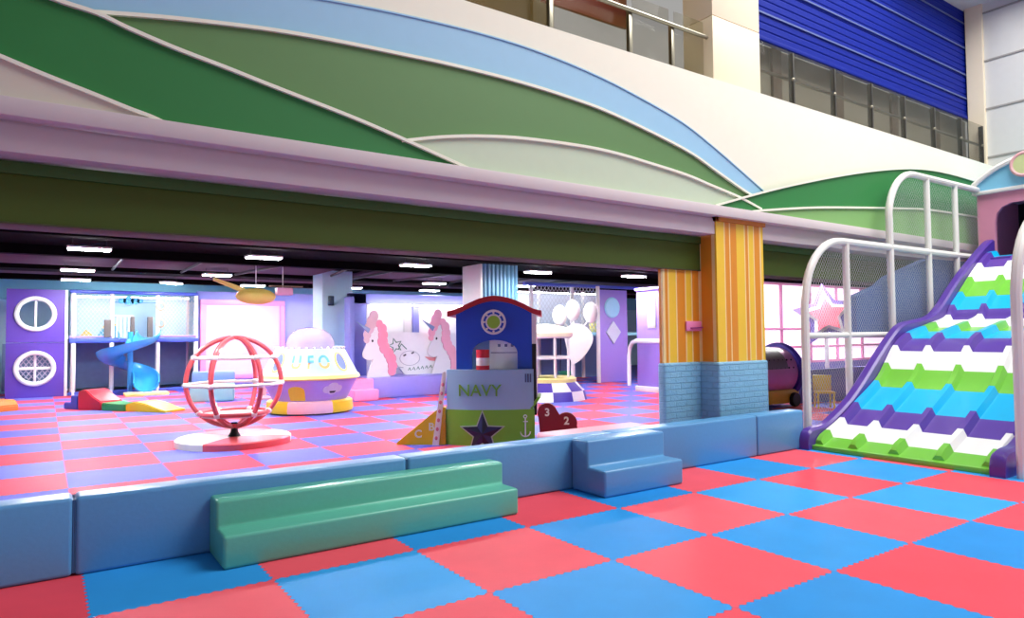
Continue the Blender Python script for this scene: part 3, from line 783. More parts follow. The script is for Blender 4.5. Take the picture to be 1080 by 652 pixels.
for px_ in (0.1, 0.2, 0.29): f.box(px_, px_+0.04, 0.06, 0.07, 1.38, 1.42, 0.003, 1)
f.build('notice_board', [mat('pale_notice_board', (246, 249, 255), 0.4), mat('notice_print', (110, 120, 170), 0.5)], n)
# hull: bowed front bands
def bow(x, w=0.62, d=0.12, y0=-0.14): return y0-d*(1-(x/w)**2)
def hull(z0, z1, w, d, yb, m_, nm, lip=0.0):
    f = MB(); xs2 = [-w+2*w*k/16 for k in range(17)]
    pl = [(x, bow(x, w, d)) for x in xs2]+[(w, yb), (-w, yb)]
    f.prism([(p[0], p[1], z0) for p in pl], (0, 0, z1-z0))
    f.build(nm, m_, n); return f
hull(0.5, 1.06, 0.62, 0.12, 0.0, HULLB, 'hull_upper_band')
hull(0.0, 0.5, 0.63, 0.13, 0.0, HULLG, 'hull_lower_band')
MB().prism([(0.6, -0.16, 0.5), (0.72, -0.1, 0.66), (0.72, 0.5, 0.66), (0.6, 0.5, 0.5)], (-0.04, 0, 0.01)).build('hull_flare', HULLG, n)
f = MB(); Mx = Matrix.Translation((-0.14, 0, 0.765)) @ FACE
f.text('NAVY', 0.235, 0.02, Mx, 0, 0.001)
for v in f.bm.verts:
    v.co.x = -0.14+(v.co.x+0.14)*1.0; v.co.y += bow(v.co.x)-0.008
f.build('lettering', LETG, n, smooth=False)['label'] = 'green word NAVY'
sx, sz = -0.1, 0.17
sp_ = star_poly(sx, sz, 0.30, 0.125); f = MB(); b = f.bm
sy = bow(sx, 0.63, 0.13)
c_ = b.verts.new((sx, sy-0.06, sz)); ring_ = [b.verts.new((p[0], sy-0.012, p[1])) for p in sp_]
for k in range(10): b.faces.new((c_, ring_[k], ring_[(k+1) % 10])).material_index = k % 2
f.prism(xz(star_poly(sx, sz, 0.335, 0.145), sy-0.011), (0, 0.05, 0), 2)
f.build('star_emblem', [STARN, STARD, mat('grey_star_edge', (170, 190, 170), 0.4)], n, smooth=False)
ax_, ay_ = 0.5, bow(0.5, 0.63, 0.13)-0.012
f = MB(); f.tube([(ax_, ay_, 0.12), (ax_, ay_, 0.38)], 0.011, 6); f.tube([(ax_-0.035, ay_+0.01, 0.33), (ax_+0.035, ay_-0.005+0.012, 0.33)], 0.009, 6)
f.tube([(ax_+0.022*math.cos(a), ay_, 0.4+0.022*math.sin(a)) for a in [2*PI*k/12 for k in range(12)]], 0.007, 6, True)
f.tube([(ax_+0.07*math.cos(a), ay_, 0.19+0.07*math.sin(a)) for a in [PI+PI*k/10 for k in range(11)]], 0.01, 6)
f.build('anchor_emblem', WHITE, n)
f = MB()
for k in range(3): f.box(0.5+k*0.035, 0.52+k*0.035, -0.185, -0.17, 0.88, 1.0, 0.002)
f.build('stripe_label', mat('slate_stripe', (80, 90, 130), 0.5), n)

t = thing('height_board', 'white board printed with pink marks leaning on the playhouse hull', 'board', (1.1, 4.8, 0), RZ)
f = MB(); f.prism([(-0.82, -0.22, 0), (-0.73, -0.22, 0), (-0.625, -0.12, 1.0), (-0.66, -0.12, 1.04), (-0.69, -0.12, 1.0)], (0, 0.03, 0)); f.build('board', mat('blush_white_board', (244, 228, 228), 0.5), t)
f = MB()
for k in range(7):
    u = 0.1+k*0.125; f.ball((-0.775+0.115*u, -0.222+0.1*u, u), 0.022, (1, 0.4, 1.3), seg=8)
f.build('printed_marks', mat('rose_print', (226, 120, 140), 0.5), t)

def lettered(name, label, poly, m_, glyphs, x_c=0):
    t = thing(name, label, 'soft play block', (1.1, 4.8, 0), RZ)
    MB().prism(xz(poly, -0.16), (0, 0.12, 0)).build('block', m_, t)
    for g, gx, gz in glyphs:
        f = MB(); f.text(g, 0.15, 0.015, Matrix.Translation((gx, -0.165, gz)) @ FACE, 0, 0.004); f.build('letter' if g.isalpha() else 'numeral', TRIMW, t, smooth=False)
    return t
lettered('foam_wedge', 'yellow triangular foam wedge with letters C and B left of the playhouse', [(-1.34, 0), (-1.34, 0.03), (-0.72, 0.53), (-0.64, 0.53), (-0.64, 0)], YELF, [('C', -1.03, 0.15), ('B', -0.84, 0.25)])
cl = [(0.72, 0)]+[(0.81+0.14*math.cos(a), 0.44+0.14*math.sin(a)) for a in [PI*(1.15-k/9*1.05) for k in range(10)]]+[(1.08+0.15*math.cos(a), 0.30+0.15*math.sin(a)) for a in [PI*(0.72-k/9*0.8) for k in range(10)]]+[(1.26, 0.14), (1.3, 0.1), (1.3, 0)]
lettered('foam_cloud', 'maroon cloud-edged foam block with numerals 3 and 2 right of the playhouse', cl, DRED, [('3', 0.81, 0.45), ('2', 1.08, 0.33)])

t = tag(MB().box(0.86, 2.5, 2.75, 3.4, 0.0, 0.33, 0.04, 0, 4).build('foam_bench', mat('blush_pink_vinyl', (240, 176, 196), 0.4)), 'low blush pink foam bench just behind the barrier', 'bench')

# ================================================================== GLOBE CLIMBER
g = thing('globe_climber', 'red and white globe climbing frame on a round two-tone base', 'climbing frame', (-1.89, 7.17, 0), math.radians(-12.4))
f = MB(); f.lathe([(0, 0), (0.8, 0), (0.8, 0.085), (0.78, 0.1), (0, 0.1)], seg=48, mfun=lambda k, i: 0 if (k//12) in (1, 2) else 0)
f.bm.free(); f = MB()
f.lathe([(0, 0), (0.8, 0), (0.8, 0.085), (0.78, 0.1), (0, 0.1)], seg=48, mfun=lambda k, i: 1 if 32 <= k < 46 or 6 <= k < 18 else 0)
f.build('base_disc', [WHITE, GLOBER], g)
MB().lathe([(0.09, 0.1), (0.055, 0.16), (0.045, 0.22), (0.045, 0.3)], seg=20).build('pivot_post', BLACK, g)
R0, zc = 0.655, 0.9
for k in range(6):
    a = 2*PI*k/6+0.04
    MB().tube([(R0*math.cos(e)*math.cos(a), R0*math.cos(e)*math.sin(a), zc+R0*math.sin(e)) for e in [-1.50+3.0*j/24 for j in range(25)]], 0.034, 8).build('meridian_tube', GLOBER, g)
for zz, mm, rr in ((1.26, WHITE, 0.022), (0.87, WHITE, 0.024), (0.45, GLOBER, 0.03)):
    r = math.sqrt(R0**2-(zz-zc)**2)
    MB().tube([(r*math.cos(2*PI*k/48), r*math.sin(2*PI*k/48), zz) for k in range(48)], rr, 8, True).build('ring_tube', mm, g)
    for k in range(6):
        a = 2*PI*k/6+0.04
        MB().ball((r*math.cos(a), r*math.sin(a), zz), 0.055, (1, 1, 0.85), seg=10).build('joint', WHITE, g)
MB().lathe([(0, 0.24), (0.1, 0.24), (0.1, 0.28), (0.0, 0.28)], seg=20).build('lower_cap', GLOBER, g)
MB().lathe([(0, 1.54), (0.1, 1.54), (0.09, 1.58), (0.0, 1.59)], seg=20).build('upper_cap', GLOBER, g)
f = MB(); f.lathe([(0, 0.4), (0.45, 0.4), (0.46, 0.44), (0, 0.44)], seg=36); f.build('seat_platform', mat('blush_seat', (240, 200, 200), 0.4), g)

# ================================================================== UFO PLAYHOUSE
u = thing('ufo_playhouse', 'round lilac and cyan flying saucer playhouse lettered UFO', 'playhouse', (0.38, 10.68, 0), math.radians(-17.9))
f = MB(); f.lathe([(0, 0.03), (0.86, 0.03), (0.88, 0.08), (0.86, 0.24), (0.82, 0.27), (0, 0.27)], seg=48, mfun=lambda k, i: (k//8) % 2)
f.build('base_ring', [mat('blush_pink_base', (244, 190, 200), 0.4), YELF], u)
MB().lathe([(0, 0), (0.8, 0), (0.8, 0.03)], seg=40).build('plinth', BLACK, u)
MB().lathe([(0.74, 0.26), (0.97, 0.7)], seg=56).build('lower_shell', mat('lilac_saucer', (158, 140, 214), 0.35), u)
MB().lathe([(0.97, 0.69), (1.03, 0.72), (1.0, 0.78), (0.92, 0.8)], seg=56).build('rim', mat('soft_yellow_rim', (250, 224, 130), 0.35), u)
MB().lathe([(0.98, 0.78), (0.7, 1.3), (0.66, 1.31), (0, 1.31)], seg=56).build('upper_shell', mat('cyan_white_saucer', (176, 212, 224), 0.35), u)
MB().lathe([(0.5, 1.31), (0.49, 1.45), (0.42, 1.6), (0.28, 1.71), (0.1, 1.755), (0, 1.76)], seg=40).build('dome', DOME, u)
f = MB()
for k in range(30): f.ball((0.69*math.cos(2*PI*k/30), 0.69*math.sin(2*PI*k/30), 1.33), 0.028, seg=8)
f.build('bead_trim', WHITE, u)
def on_cone(f, r0, z0, r1, z1, out=0.006):
    """wrap flat x-z artwork (facing -y) round the cone"""
    for v in f.bm.verts:
        tt = (v.co.z-z0)/(z1-z0); r = r0+(r1-r0)*tt+out-v.co.y*0.6; a = -PI/2+v.co.x/(r0+(r1-r0)*0.5)
        v.co = Vector((r*math.cos(a), r*math.sin(a), v.co.z))
f = MB()
for ch, gx in (('U', -0.27), ('F', 0.0), ('O', 0.27)):
    f.text(ch, 0.36, 0.02, Matrix.Translation((gx, 0, 1.04)) @ FACE @ Matrix.Scale(0.8, 4, (1, 0, 0)), 0, 0.008, 0.0)
on_cone(f, 0.98, 0.78, 0.7, 1.3)
f.build('lettering', [mat('sky_letter', (90, 170, 214), 0.4), mat('orange_letter', (244, 190, 120), 0.4)], u, smooth=False)['label'] = 'blue-topped orange letters UFO'
for gx in (-0.68, 0.66):
    f = MB(); f.prism(xz(circle(gx, 1.05, 0.12, 0.17, 24), -0.01), (0, 0.03, 0)); on_cone(f, 0.98, 0.78, 0.7, 1.3); w_ = f.build('porthole', mat('slate_porthole', (110, 130, 180), 0.3), u, smooth=False)
    f = MB(); f.tube([(p[0], -0.01, p[1]) for p in circle(gx, 1.05, 0.13, 0.18, 24)], 0.02, 6, True); on_cone(f, 0.98, 0.78, 0.7, 1.3); f.build('porthole_ring', MATS['soft_yellow_rim'], w_)
f = MB(); f.prism(xz([(-0.42, 0.29), (-0.1, 0.29), (-0.1, 0.45)]+[(-0.26+0.16*math.cos(PI*k/8), 0.48+0.1*math.sin(PI*k/8)) for k in range(1, 8)]+[(-0.42, 0.45)], -0.01), (0, 0.03, 0))
on_cone(f, 0.74, 0.26, 0.97, 0.7, 0.03); f.build('door', mat('olive_yellow_door', (196, 190, 50), 0.4), u, smooth=False)
f = MB()
for cx_, cz_, rr in ((0.32, 0.5, 0.09), (0.43, 0.55, 0.11), (0.55, 0.51, 0.09), (0.43, 0.47, 0.1)): f.prism(xz(circle(cx_, cz_, rr, rr*0.8, 18), -0.008), (0, 0.02, 0))
on_cone(f, 0.74, 0.26, 0.97, 0.7, 0.03); e_ = f.build('cloud_emblem', mat('grey_cloud', (186, 184, 206), 0.4), u, smooth=False)
f = MB(); f.prism(xz([(0.36, 0.47), (0.5, 0.47), (0.47, 0.43), (0.39, 0.43)], -0.03), (0, 0.02, 0)); on_cone(f, 0.74, 0.26, 0.97, 0.7, 0.03); f.build('smile', BLACK, e_, smooth=False)

# ================================================================== TODDLER FOAM SET (left)
a = math.radians(-54)
def foam(name, prof, y0, y1, m_, label, loc):
    f = MB(); b = bmesh.new()
    Av = [b.verts.new((p[0], y0, p[1])) for p in prof]; Bv = [b.verts.new((p[0], y1, p[1])) for p in prof]
    b.faces.new(Av); b.faces.new(Bv[::-1]); k = len(prof)
    for i in range(k): b.faces.new((Av[i], Bv[i], Bv[(i+1) % k], Av[(i+1) % k]))
    bmesh.ops.recalc_face_normals(b, faces=b.faces[:])
    bmesh.ops.bevel(b, geom=b.edges[:], offset=0.02, segments=2, affect='EDGES')
    if m_ != ORAF:
        for v in b.verts: v.co.x *= 0.85; v.co.z *= 0.85
    f._merge(b); o = f.build(name, m_); o.location = loc; o.rotation_euler = (0, 0, a)
    return tag(o, label, 'soft play block', 'foam blocks of the toddler slide')
dx = Vector((math.cos(a), math.sin(a), 0)); P0 = Vector((-3.5, 14.7, 0))
foam('foam_block', [(-0.25, 0), (-0.25, 0.18), (0.0, 0.18), (0.0, 0.36), (0.25, 0.36), (0.25, 0)], -0.28, 0.28, BLUEF, 'royal blue foam step block at the head of the toddler slide', P0)
foam('foam_block', [(-0.4, 0), (-0.4, 0.45), (-0.25, 0.52), (-0.1, 0.5), (0.15, 0.33), (0.4, 0.22), (0.4, 0)], -0.28, 0.28, RED, 'red curved foam slide block of the toddler slide', P0+dx*0.56)
foam('foam_block', [(-0.4, 0), (-0.4, 0.2), (-0.1, 0.17), (0.4, 0.17), (0.4, 0)], -0.28, 0.28, GREENF, 'green flat foam block between red and yellow ones', P0+dx*1.26)
foam('foam_block', [(-0.65, 0), (-0.65, 0.18), (-0.35, 0.25), (0.0, 0.2), (0.4, 0.09), (0.65, 0.04), (0.65, 0)], -0.28, 0.28, YELF, 'yellow foam ramp block at the toddler slide foot', P0+dx*2.17)
foam('foam_block', [(-0.5, 0), (-0.5, 0.24), (0.3, 0.24), (0.4, 0.12), (0.4, 0)], -0.4, 0.4, ORAF, 'orange foam block cut by the left edge of the frame', Vector((-5.25, 15.2, 0)))
# teal ottoman and small pink seat by the screen
t = thing('foam_sofa', 'pale teal foam sofa with blue back seen through the globe', 'sofa', (-0.75, 14.7, 0), -0.25)
MB().box(-0.5, 0.5, -0.35, 0.35, 0, 0.42, 0.05, 0, 3).build('seat', mat('pale_teal_vinyl', (150, 212, 214), 0.4), t)
MB().box(-0.5, 0.5, 0.2, 0.38, 0.4, 0.72, 0.05, 0, 3).build('backrest', mat('periwinkle_vinyl', (118, 150, 214), 0.4), t)
tag(MB().lathe([(0, 0), (0.2, 0), (0.22, 0.04), (0.06, 0.1), (0.05, 0.45), (0.24, 0.5), (0.22, 0.56), (0, 0.58)], (0.35, 14.2, 0), 24).build('mushroom_stool', mat('salmon_vinyl', (240, 186, 184), 0.4)), 'small salmon pink stool behind the globe climber', 'stool')

# ================================================================== LEFT TWO-STOREY PLAY FRAME
def ring_panel(x0, x1, z0, z1, cx_, cz_, r, y, par, m_):
    f = MB(); f.holed([(x0, z0), (x1, z0), (x1, z1), (x0, z1)], circle(cx_, cz_, r, r, 40), (cx_, cz_), y, y+0.1); o = f.build('panel', m_, par, True)
    q = MB(); q.tube([(p[0], y-0.01, p[1]) for p in circle(cx_, cz_, r, r, 40)], 0.06, 8, True); q.build('window_ring', WHITE, o, True)
    return o
t = thing('porthole_panel', 'tall violet panel with two white-ringed round windows', 'play panel', (-4.4, 18.9, 0))
ring_panel(-5.06, -3.76, 1.48, 2.92, -4.42, 2.25, 0.42, 18.9, t, VIOLET)
o = ring_panel(-5.06, -3.76, 0.0, 1.47, -4.42, 0.78, 0.42, 18.9, t, VIOLET)
MB().box(-4.84, -4.0, 18.94, 18.98, 0.74, 0.82, 0.01).build('cross_bar', WHITE, t, True)
MB().box(-4.45, -4.39, 18.94, 18.98, 0.4, 2.6, 0.01).build('centre_bar', WHITE, t, True)
MB().box(-3.76, -3.69, 18.88, 19.02, 0, 2.92, 0.01).build('edge_strip', WHITE, t, True)
f = MB(); f.box(-4.86, -3.98, 18.99, 19.0, 0.36, 1.2); f.build('window_net', NETB, t, True)
net_fine = net_mat('fine_white_net', (230, 236, 240), 0.1, 0.025)
s_ = thing('play_frame', 'two-storey netted play frame behind the blue spiral slide', 'play frame', (-2.0, 19.0, 0))
for x in (-3.55, -2.63, -1.46, -0.42): MB().tube([(x, 19.0, 0), (x, 19.0, 2.9)], 0.06).build('post', FRAME, s_, True)
for x in (-3.55, -0.42): MB().tube([(x, 20.6, 0), (x, 20.6, 2.9)], 0.06).build('post', FRAME, s_, True)
MB().box(-3.66, -2.45, 18.93, 20.65, 1.45, 1.58, 0.03).build('deck', DECKB, s_, True)
MB().box(-2.45, -1.6, 18.98, 20.65, 1.45, 1.56, 0.03).build('deck', DECKB, s_, True)
MB().box(-1.6, -0.36, 18.93, 20.65, 1.45, 1.58, 0.03).build('deck', DECKB, s_, True)
MB().box(-3.66, -0.36, 18.93, 19.07, 2.84, 2.94, 0.03).build('top_beam', DECKB, s_, True)
MB().box(-3.66, -0.36, 18.95, 19.05, 0.0, 0.1, 0.02).build('floor_pad', DECKB, s_, True)
MB().tube([(-3.66, 18.95, 1.62), (-2.63, 18.95, 1.62)], 0.03).build('rail', LAVP, s_, True); MB().tube([(-1.46, 18.95, 1.62), (-0.42, 18.95, 1.62)], 0.03).build('rail', LAVP, s_, True)
MB().box(-5.2, -0.4, 20.55, 20.6, 0.1, 1.45).build('lower_screen', MESHB, s_, True)
MB().box(-3.55, -0.45, 20.1, 20.15, 2.8, 2.83).build('light_strip', STRIP, s_, True)  # added strip, lifts the whites of the left frame
bp_ = MB().box(-3.6, -0.4, 20.55, 20.6, 1.58, 2.85).build('mural_panel', mat('pale_sky_mural', (184, 224, 236), 0.5), s_, True)
f = MB(); f.prism(xz([(-3.4, 1.58), (-3.2, 1.85), (-3.05, 1.72), (-2.95, 1.58)], 20.54), (0, 0.02, 0), 0); f.prism(xz([(-2.95, 1.58), (-2.75, 1.95), (-2.6, 1.85), (-2.45, 2.0), (-2.25, 1.58)], 20.53), (0, 0.02, 0), 1); f.prism(xz([(-2.8, 1.88), (-2.6, 2.15), (-2.4, 1.98), (-2.55, 1.9)], 20.52), (0, 0.02, 0), 0)
f.build('painted_hills', [mat('soft_yellow_paint', (226, 206, 100), 0.5), mat('soft_cyan_paint', (96, 176, 196), 0.5)], bp_, True, smooth=False)
f = MB()
for cx_, rr in ((-2.38, 0.1), (-2.22, 0.14), (-2.05, 0.12), (-1.93, 0.09)): f.prism(xz(circle(cx_, 2.66, rr, rr*0.85, 20), 19.0), (0, 0.05, 0))
f.box(-2.6, -1.46, 19.02, 19.04, 2.6, 2.62); f.build('cloud_cutout', mat('blue_cloud_board', (60, 150, 200), 0.5), s_, True)
f = MB()
for x in (-2.5, -2.4, -2.3, -2.2): f.tube([(x, 19.1, 1.6), (x, 19.1, 2.22)], 0.02, 6)
f.tube([(-2.55, 19.1, 2.22), (-2.1, 19.1, 2.22)], 0.03, 6); f.build('gate_bars', WHITE, s_, True)
f = MB(); f.box(-2.83, -2.66, 18.9, 18.95, 1.6, 2.1, 0.01); f.build('bolster', mat('olive_brown_pad', (96, 88, 84), 0.6), s_, True)
f = MB(); f.box(-2.16, -2.05, 19.05, 19.2, 1.6, 2.2, 0.02); f.build('bolster', MATS['olive_brown_pad'], s_, True)
f = MB(); f.box(-1.72, -1.58, 19.05, 19.2, 1.6, 2.2, 0.02); f.build('bolster', MATS['olive_brown_pad'], s_, True)
for z in (2.0, 2.5): MB().lathe([(0.09, -0.03), (0.13, 0), (0.09, 0.03)], (-1.4, 18.92, z), 20, 0, 'y').build('sand_disc', mat('sand_disc_paint', (206, 190, 150), 0.5), s_, True)
for xa, xb in ((-3.55, -2.63), (-1.46, -0.42)): MB().box(xa, xb, 18.99, 19.0, 1.62, 2.84).build('netting', net_fine, s_, True)
# spiral slide
ss = thing('spiral_slide', 'sky blue plastic spiral slide running down from the deck', 'slide', (-2.2, 18.2, 0))
path = spline([(-1.7, 18.95, 1.62), (-1.82, 18.4, 1.45), (-2.2, 18.0, 1.3), (-2.6, 18.05, 1.12), (-2.72, 18.45, 0.95), (-2.45, 18.8, 0.8), (-2.05, 18.75, 0.62), (-1.85, 18.4, 0.42), (-1.85, 18.0, 0.24), (-1.9, 17.6, 0.16)], 6)
f = MB(); b = f.bm; rows = []
for i, p in enumerate(path):
    tg = path[min(i+1, len(path)-1)]-path[max(i-1, 0)]; tg.z = 0; tg.normalize(); sd = Vector((tg.y, -tg.x, 0))
    row = []
    for k in range(9):
        aa = PI*(k/8); row.append(b.verts.new(p+sd*(0.29*math.cos(aa))+Vector((0, 0, 0.20-0.24*math.sin(aa)))))
    for k in range(8, -1, -1):
        aa = PI*(k/8); row.append(b.verts.new(p+sd*(0.33*math.cos(aa))+Vector((0, 0, 0.20-0.28*math.sin(aa)))))
    rows.append(row)
for i in range(len(rows)-1):
    for k in range(18): b.faces.new((rows[i][k], rows[i+1][k], rows[i+1][(k+1) % 18], rows[i][(k+1) % 18]))
for R in (rows[0], rows[-1]): b.faces.new(R)
f.build('chute', SPIRAL, ss, True)
MB().tube([(-2.22, 18.4, 0), (-2.22, 18.4, 1.75)], 0.07, 12).build('centre_pole', SPIRAL, ss, True)
tag(MB().box(-2.42, -1.36, 17.35, 17.95, 0, 0.09, 0.02).build('landing_mat', mat('pale_yellow_mat', (250, 226, 140), 0.5)), 'pale yellow landing mat under the spiral slide exit', 'mat')

# ================================================================== PINK SCREEN, HANGING PLANE
t = thing('projection_screen', 'large pale pink screen in a candy pink frame', 'screen', (0.98, 19.1, 0.28))
MB().box(-0.13, 2.1, 19.08, 19.14, 0.4, 2.58).build('screen_panel', PINKL, t, True)
f = MB(); f.box(-0.28, 2.26, 19.04, 19.18, 2.58, 2.74, 0.01); f.box(-0.28, 2.26, 19.04, 19.18, 0.28, 0.42, 0.01); f.box(-0.28, -0.12, 19.04, 19.18, 0.42, 2.58, 0.01); f.box(2.1, 2.26, 19.04, 19.18, 0.42, 2.58, 0.01)
f.build('frame', PINK, t, True)
f = MB(); f.box(-0.2, 0.0, 19.1, 19.18, 0, 0.3); f.build('foot', PINK, t, True); f = MB(); f.box(2.0, 2.2, 19.1, 19.18, 0, 0.3); f.build('foot', PINK, t, True)
t = thing('hanging_plane', 'toy aeroplane in yellow and pink hung under the ceiling', 'hanging decoration', (-0.15, 13.0, 2.5))
MB().ball((0, 0, 0.02), 0.46, (1.0, 0.5, 0.42)).build('fuselage', mat('mustard_foam', (214, 186, 92), 0.5), t)
MB().prism([(-0.3, -0.05, 0.1), (-0.92, -0.05, 0.36), (-0.92, -0.05, 0.42), (-0.25, -0.05, 0.2)], (0, 0.14, 0)).build('tail_boom', MATS['mustard_foam'], t)
MB().box(0.46, 0.84, -0.12, 0.12, 0.06, 0.24, 0.03).build('engine', mat('rose_foam', (214, 150, 180), 0.5), t)
MB().box(0.3, 1.1, -0.03, 0.03, 0.26, 0.29, 0.01).build('propeller', mat('bronze_plastic', (130, 100, 70), 0.4), t)
for x in (0.0, 0.62): MB().tube([(x, 0, 0.15), (x, 0, 0.75)], 0.01, 5).build('hanger', WHITE, t)

# ================================================================== STAGE WITH UNICORN MURAL
tag(MB().box(2.56, 6.2, 12.6, 14.3, 0, 0.5, 0.015).build('stage_platform', mat('periwinkle_platform', (146, 138, 222), 0.45)), 'long periwinkle stage platform in front of the unicorn mural', 'stage')
steps('stage_steps', 1.9, 2.54, 12.1, 12.42, 13.1, 0.26, 0.5, PINK, 'candy pink two-tread steps left of the periwinkle stage')
bd = thing('mural_backdrop', 'white mural backdrop in a lavender frame at the rear of the stage', 'backdrop', (4.2, 14.0, 0.5))
MB().box(2.56, 6.2, 14.0, 14.1, 0.5, 2.62).build('back_panel', mat('white_mural', (250, 251, 253), 0.5), bd, True)
f = MB(); f.box(2.5, 2.98, 13.95, 14.15, 0.5, 2.72, 0.01); f.box(2.5, 6.25, 13.95, 14.15, 2.44, 2.72, 0.01); f.box(4.36, 4.56, 13.93, 13.99, 1.6, 2.44, 0.01); f.build('frame', LAV, bd, True)
MB().box(3.0, 3.3, 13.96, 14.0, 1.6, 2.44, 0.01).build('curtain_panel', WHITE, bd, True); MB().box(4.1, 4.34, 13.96, 14.0, 1.6, 2.44, 0.01).build('curtain_panel', WHITE, bd, True)
MB().box(3.02, 6.15, 13.72, 13.78, 2.4, 2.43).build('light_strip', STRIP, bd, True)  # strip added here to brighten the mural
mp_ = MB().prism([(3.1, 13.5, 1.68), (6.0, 13.5, 1.62), (6.0, 13.5, 0.5), (3.9, 13.5, 0.5), (3.6, 13.5, 0.9), (3.1, 13.5, 1.1)], (0, 0.1, 0)).build('mural_board', MATS['white_mural'], bd, True)
f = MB()
sg = star_poly(3.62, 1.3, 0.2, 0.09, 5, PI/2+0.3)
f.tube([(p[0], 13.49, p[1]) for p in sg], 0.018, 5, True, 0)
f.tube([(3.7, 13.49, 1.2), (3.8, 13.49, 1.34), (3.95, 13.49, 1.2)], 0.016, 5, False, 0)
for x, z in ((3.86, 1.02), (4.1, 1.08)): f.tube([(x, 13.49, z), (x+0.07, 13.49, z+0.03)], 0.022, 5, False, 1)
f.tube([(p[0], 13.49, p[1]) for p in circle(4.05, 0.95, 0.3, 0.2, 20)], 0.008, 5, True, 2)
f.tube([(3.62, 13.49, 0.85), (3.7, 13.49, 0.72), (3.85, 13.49, 0.7)], 0.012, 5, False, 2)
f.build('line_drawing', [mat('sage_green_ink', (110, 150, 130), 0.5), mat('dark_ink', (70, 70, 80), 0.5), mat('grey_ink', (190, 190, 200), 0.5)], mp_, True)
f = MB(); f.prism(xz([(4.5, 0.98), (4.75, 0.95), (5.1, 0.98), (5.12, 0.82), (4.9, 0.84), (4.65, 0.87)], 13.48), (0, 0.03, 0)); f.build('pink_brushstroke', mat('coral_ink', (238, 150, 150), 0.5), mp_, True, smooth=False)
f = MB()
for k in range(7): f.tube([(4.0+k*0.13, 13.49, 0.62+0.01*k), (4.04+k*0.13, 13.49, 0.69+0.01*k), (4.08+k*0.13, 13.49, 0.61+0.01*k)], 0.012, 5)
f.build('grass_strokes', MATS['sage_green_ink'], mp_, True)
def unicorn(loc, s, mane, label, face):
    t = thing('unicorn_cutout', label, 'cutout figure', loc, 0, 'unicorn boards on the stage')
    S2 = lambda L: [(x*s, z*s) for x, z in L]
    body = [(-0.3, 0), (-0.22, 0.25), (-0.12, 0.5), (-0.2, 0.48), (-0.34, 0.52), (-0.42, 0.62), (-0.38, 0.8), (-0.22, 1.1), (-0.15, 1.3), (-0.05, 1.45), (0.02, 1.56), (0.1, 1.45), (0.12, 1.2), (0.2, 0.8), (0.3, 0.4), (0.4, 0)]
    MB().prism(xz([(p.x, p.y) for p in spline(S2(body), 3)], 0), (0, 0.05, 0)).build('body', face, t, smooth=False)
    f = MB()
    for x, z, r in ((0.06, 1.5, .1), (0.15, 1.36, .13), (0.17, 1.18, .14), (0.16, 1.0, .15), (0.22, 0.82, .15), (0.34, 0.66, .15), (0.42, 0.5, .15), (0.46, 0.3, .14), (0.44, 0.16, .12)): f.prism(xz(circle(x*s, z*s, r*s, r*s*1.15, 16), -0.03-0.004*(x*7%1)-0.003*z), (0, 0.04, 0))
    f.build('mane', mane, t, smooth=False)
    f = MB()
    for x, z, r in ((-0.1, 1.72, .13), (-0.16, 1.55, .16), (-0.24, 1.38, .14), (-0.3, 1.2, .11), (-0.32, 1.05, .08)): f.prism(xz(circle(x*s, z*s, r*s, r*s*1.2, 16), -0.025-0.004*z), (0, 0.03, 0))
    f.build('forelock', mat('dusty_rose_hair', (206, 170, 180), 0.5) if face != WHITE else mane, t, smooth=False)
    MB().prism(xz(S2([(-0.28, 1.24), (-0.62, 1.56), (-0.22, 1.36)]), -0.05), (0, 0.03, 0)).build('horn', mat('slate_blue_horn', (126, 150, 190), 0.5), t, smooth=False)
    MB().ball((-0.14*s, -0.005, 1.02*s), 0.03*s, (1, 0.5, 1.3), seg=8).build('eye', BLACK, t)
    return t
unicorn((2.88, 13.0, 0.5), 0.92, mat('rose_pink_mane', (236, 140, 166), 0.5), 'grey-white unicorn cutout with pink mane at the left of the stage', mat('silver_white_board', (226, 222, 226), 0.5))
unicorn((4.95, 13.38, 0.5), 0.96, mat('light_pink_mane', (246, 176, 190), 0.5), 'white unicorn cutout with pale pink mane at the right of the mural', WHITE)
bk = tag(MB().box(2.34, 2.46, 13.5, 13.9, 0, 2.6, 0.01).build('side_screen', LAV), 'narrow lavender screen at the left end of the mural', 'screen')

# ================================================================== CAROUSEL WITH PAW ORNAMENT
c = thing('balloon_carousel', 'white and yellow railed carousel with purple and white skirt and balloon ornament', 'carousel', (5.85, 9.7, 0), math.radians(-28))
f = MB(); f.lathe([(0.98, 0), (0.92, 0.22), (0.72, 0.42), (0, 0.42)], seg=48, mfun=lambda k, i: (k//4+(1 if i == 1 else 0)) % 2)
f.build('skirt', [mat('white_skirt', (236, 232, 240), 0.5), mat('purple_skirt', (72, 52, 160), 0.5)], c)
MB().lathe([(0.5, 0.42), (0.72, 0.42), (0.74, 0.5), (0.66, 0.54), (0.5, 0.5)], seg=40).build('seat_ring', mat('lemon_seat', (246, 236, 150), 0.4), c)
for k in range(8):
    a = 2*PI*k/8+0.2
    MB().tube([(0.58*math.cos(a), 0.58*math.sin(a), 0.45), (0.58*math.cos(a), 0.58*math.sin(a), 1.5)], 0.03, 8).build('post', WHITE, c)
for z in (1.0, 1.5): MB().tube([(0.58*math.cos(2*PI*k/36), 0.58*math.sin(2*PI*k/36), z) for k in range(36)], 0.035, 8, True).build('rail_ring', WHITE, c)
MB().lathe([(0.64, 1.5), (0.66, 1.6), (0.5, 1.72), (0.2, 1.8), (0, 1.82)], seg=36).build('canopy', mat('lemon_white_canopy', (250, 246, 206), 0.4), c)
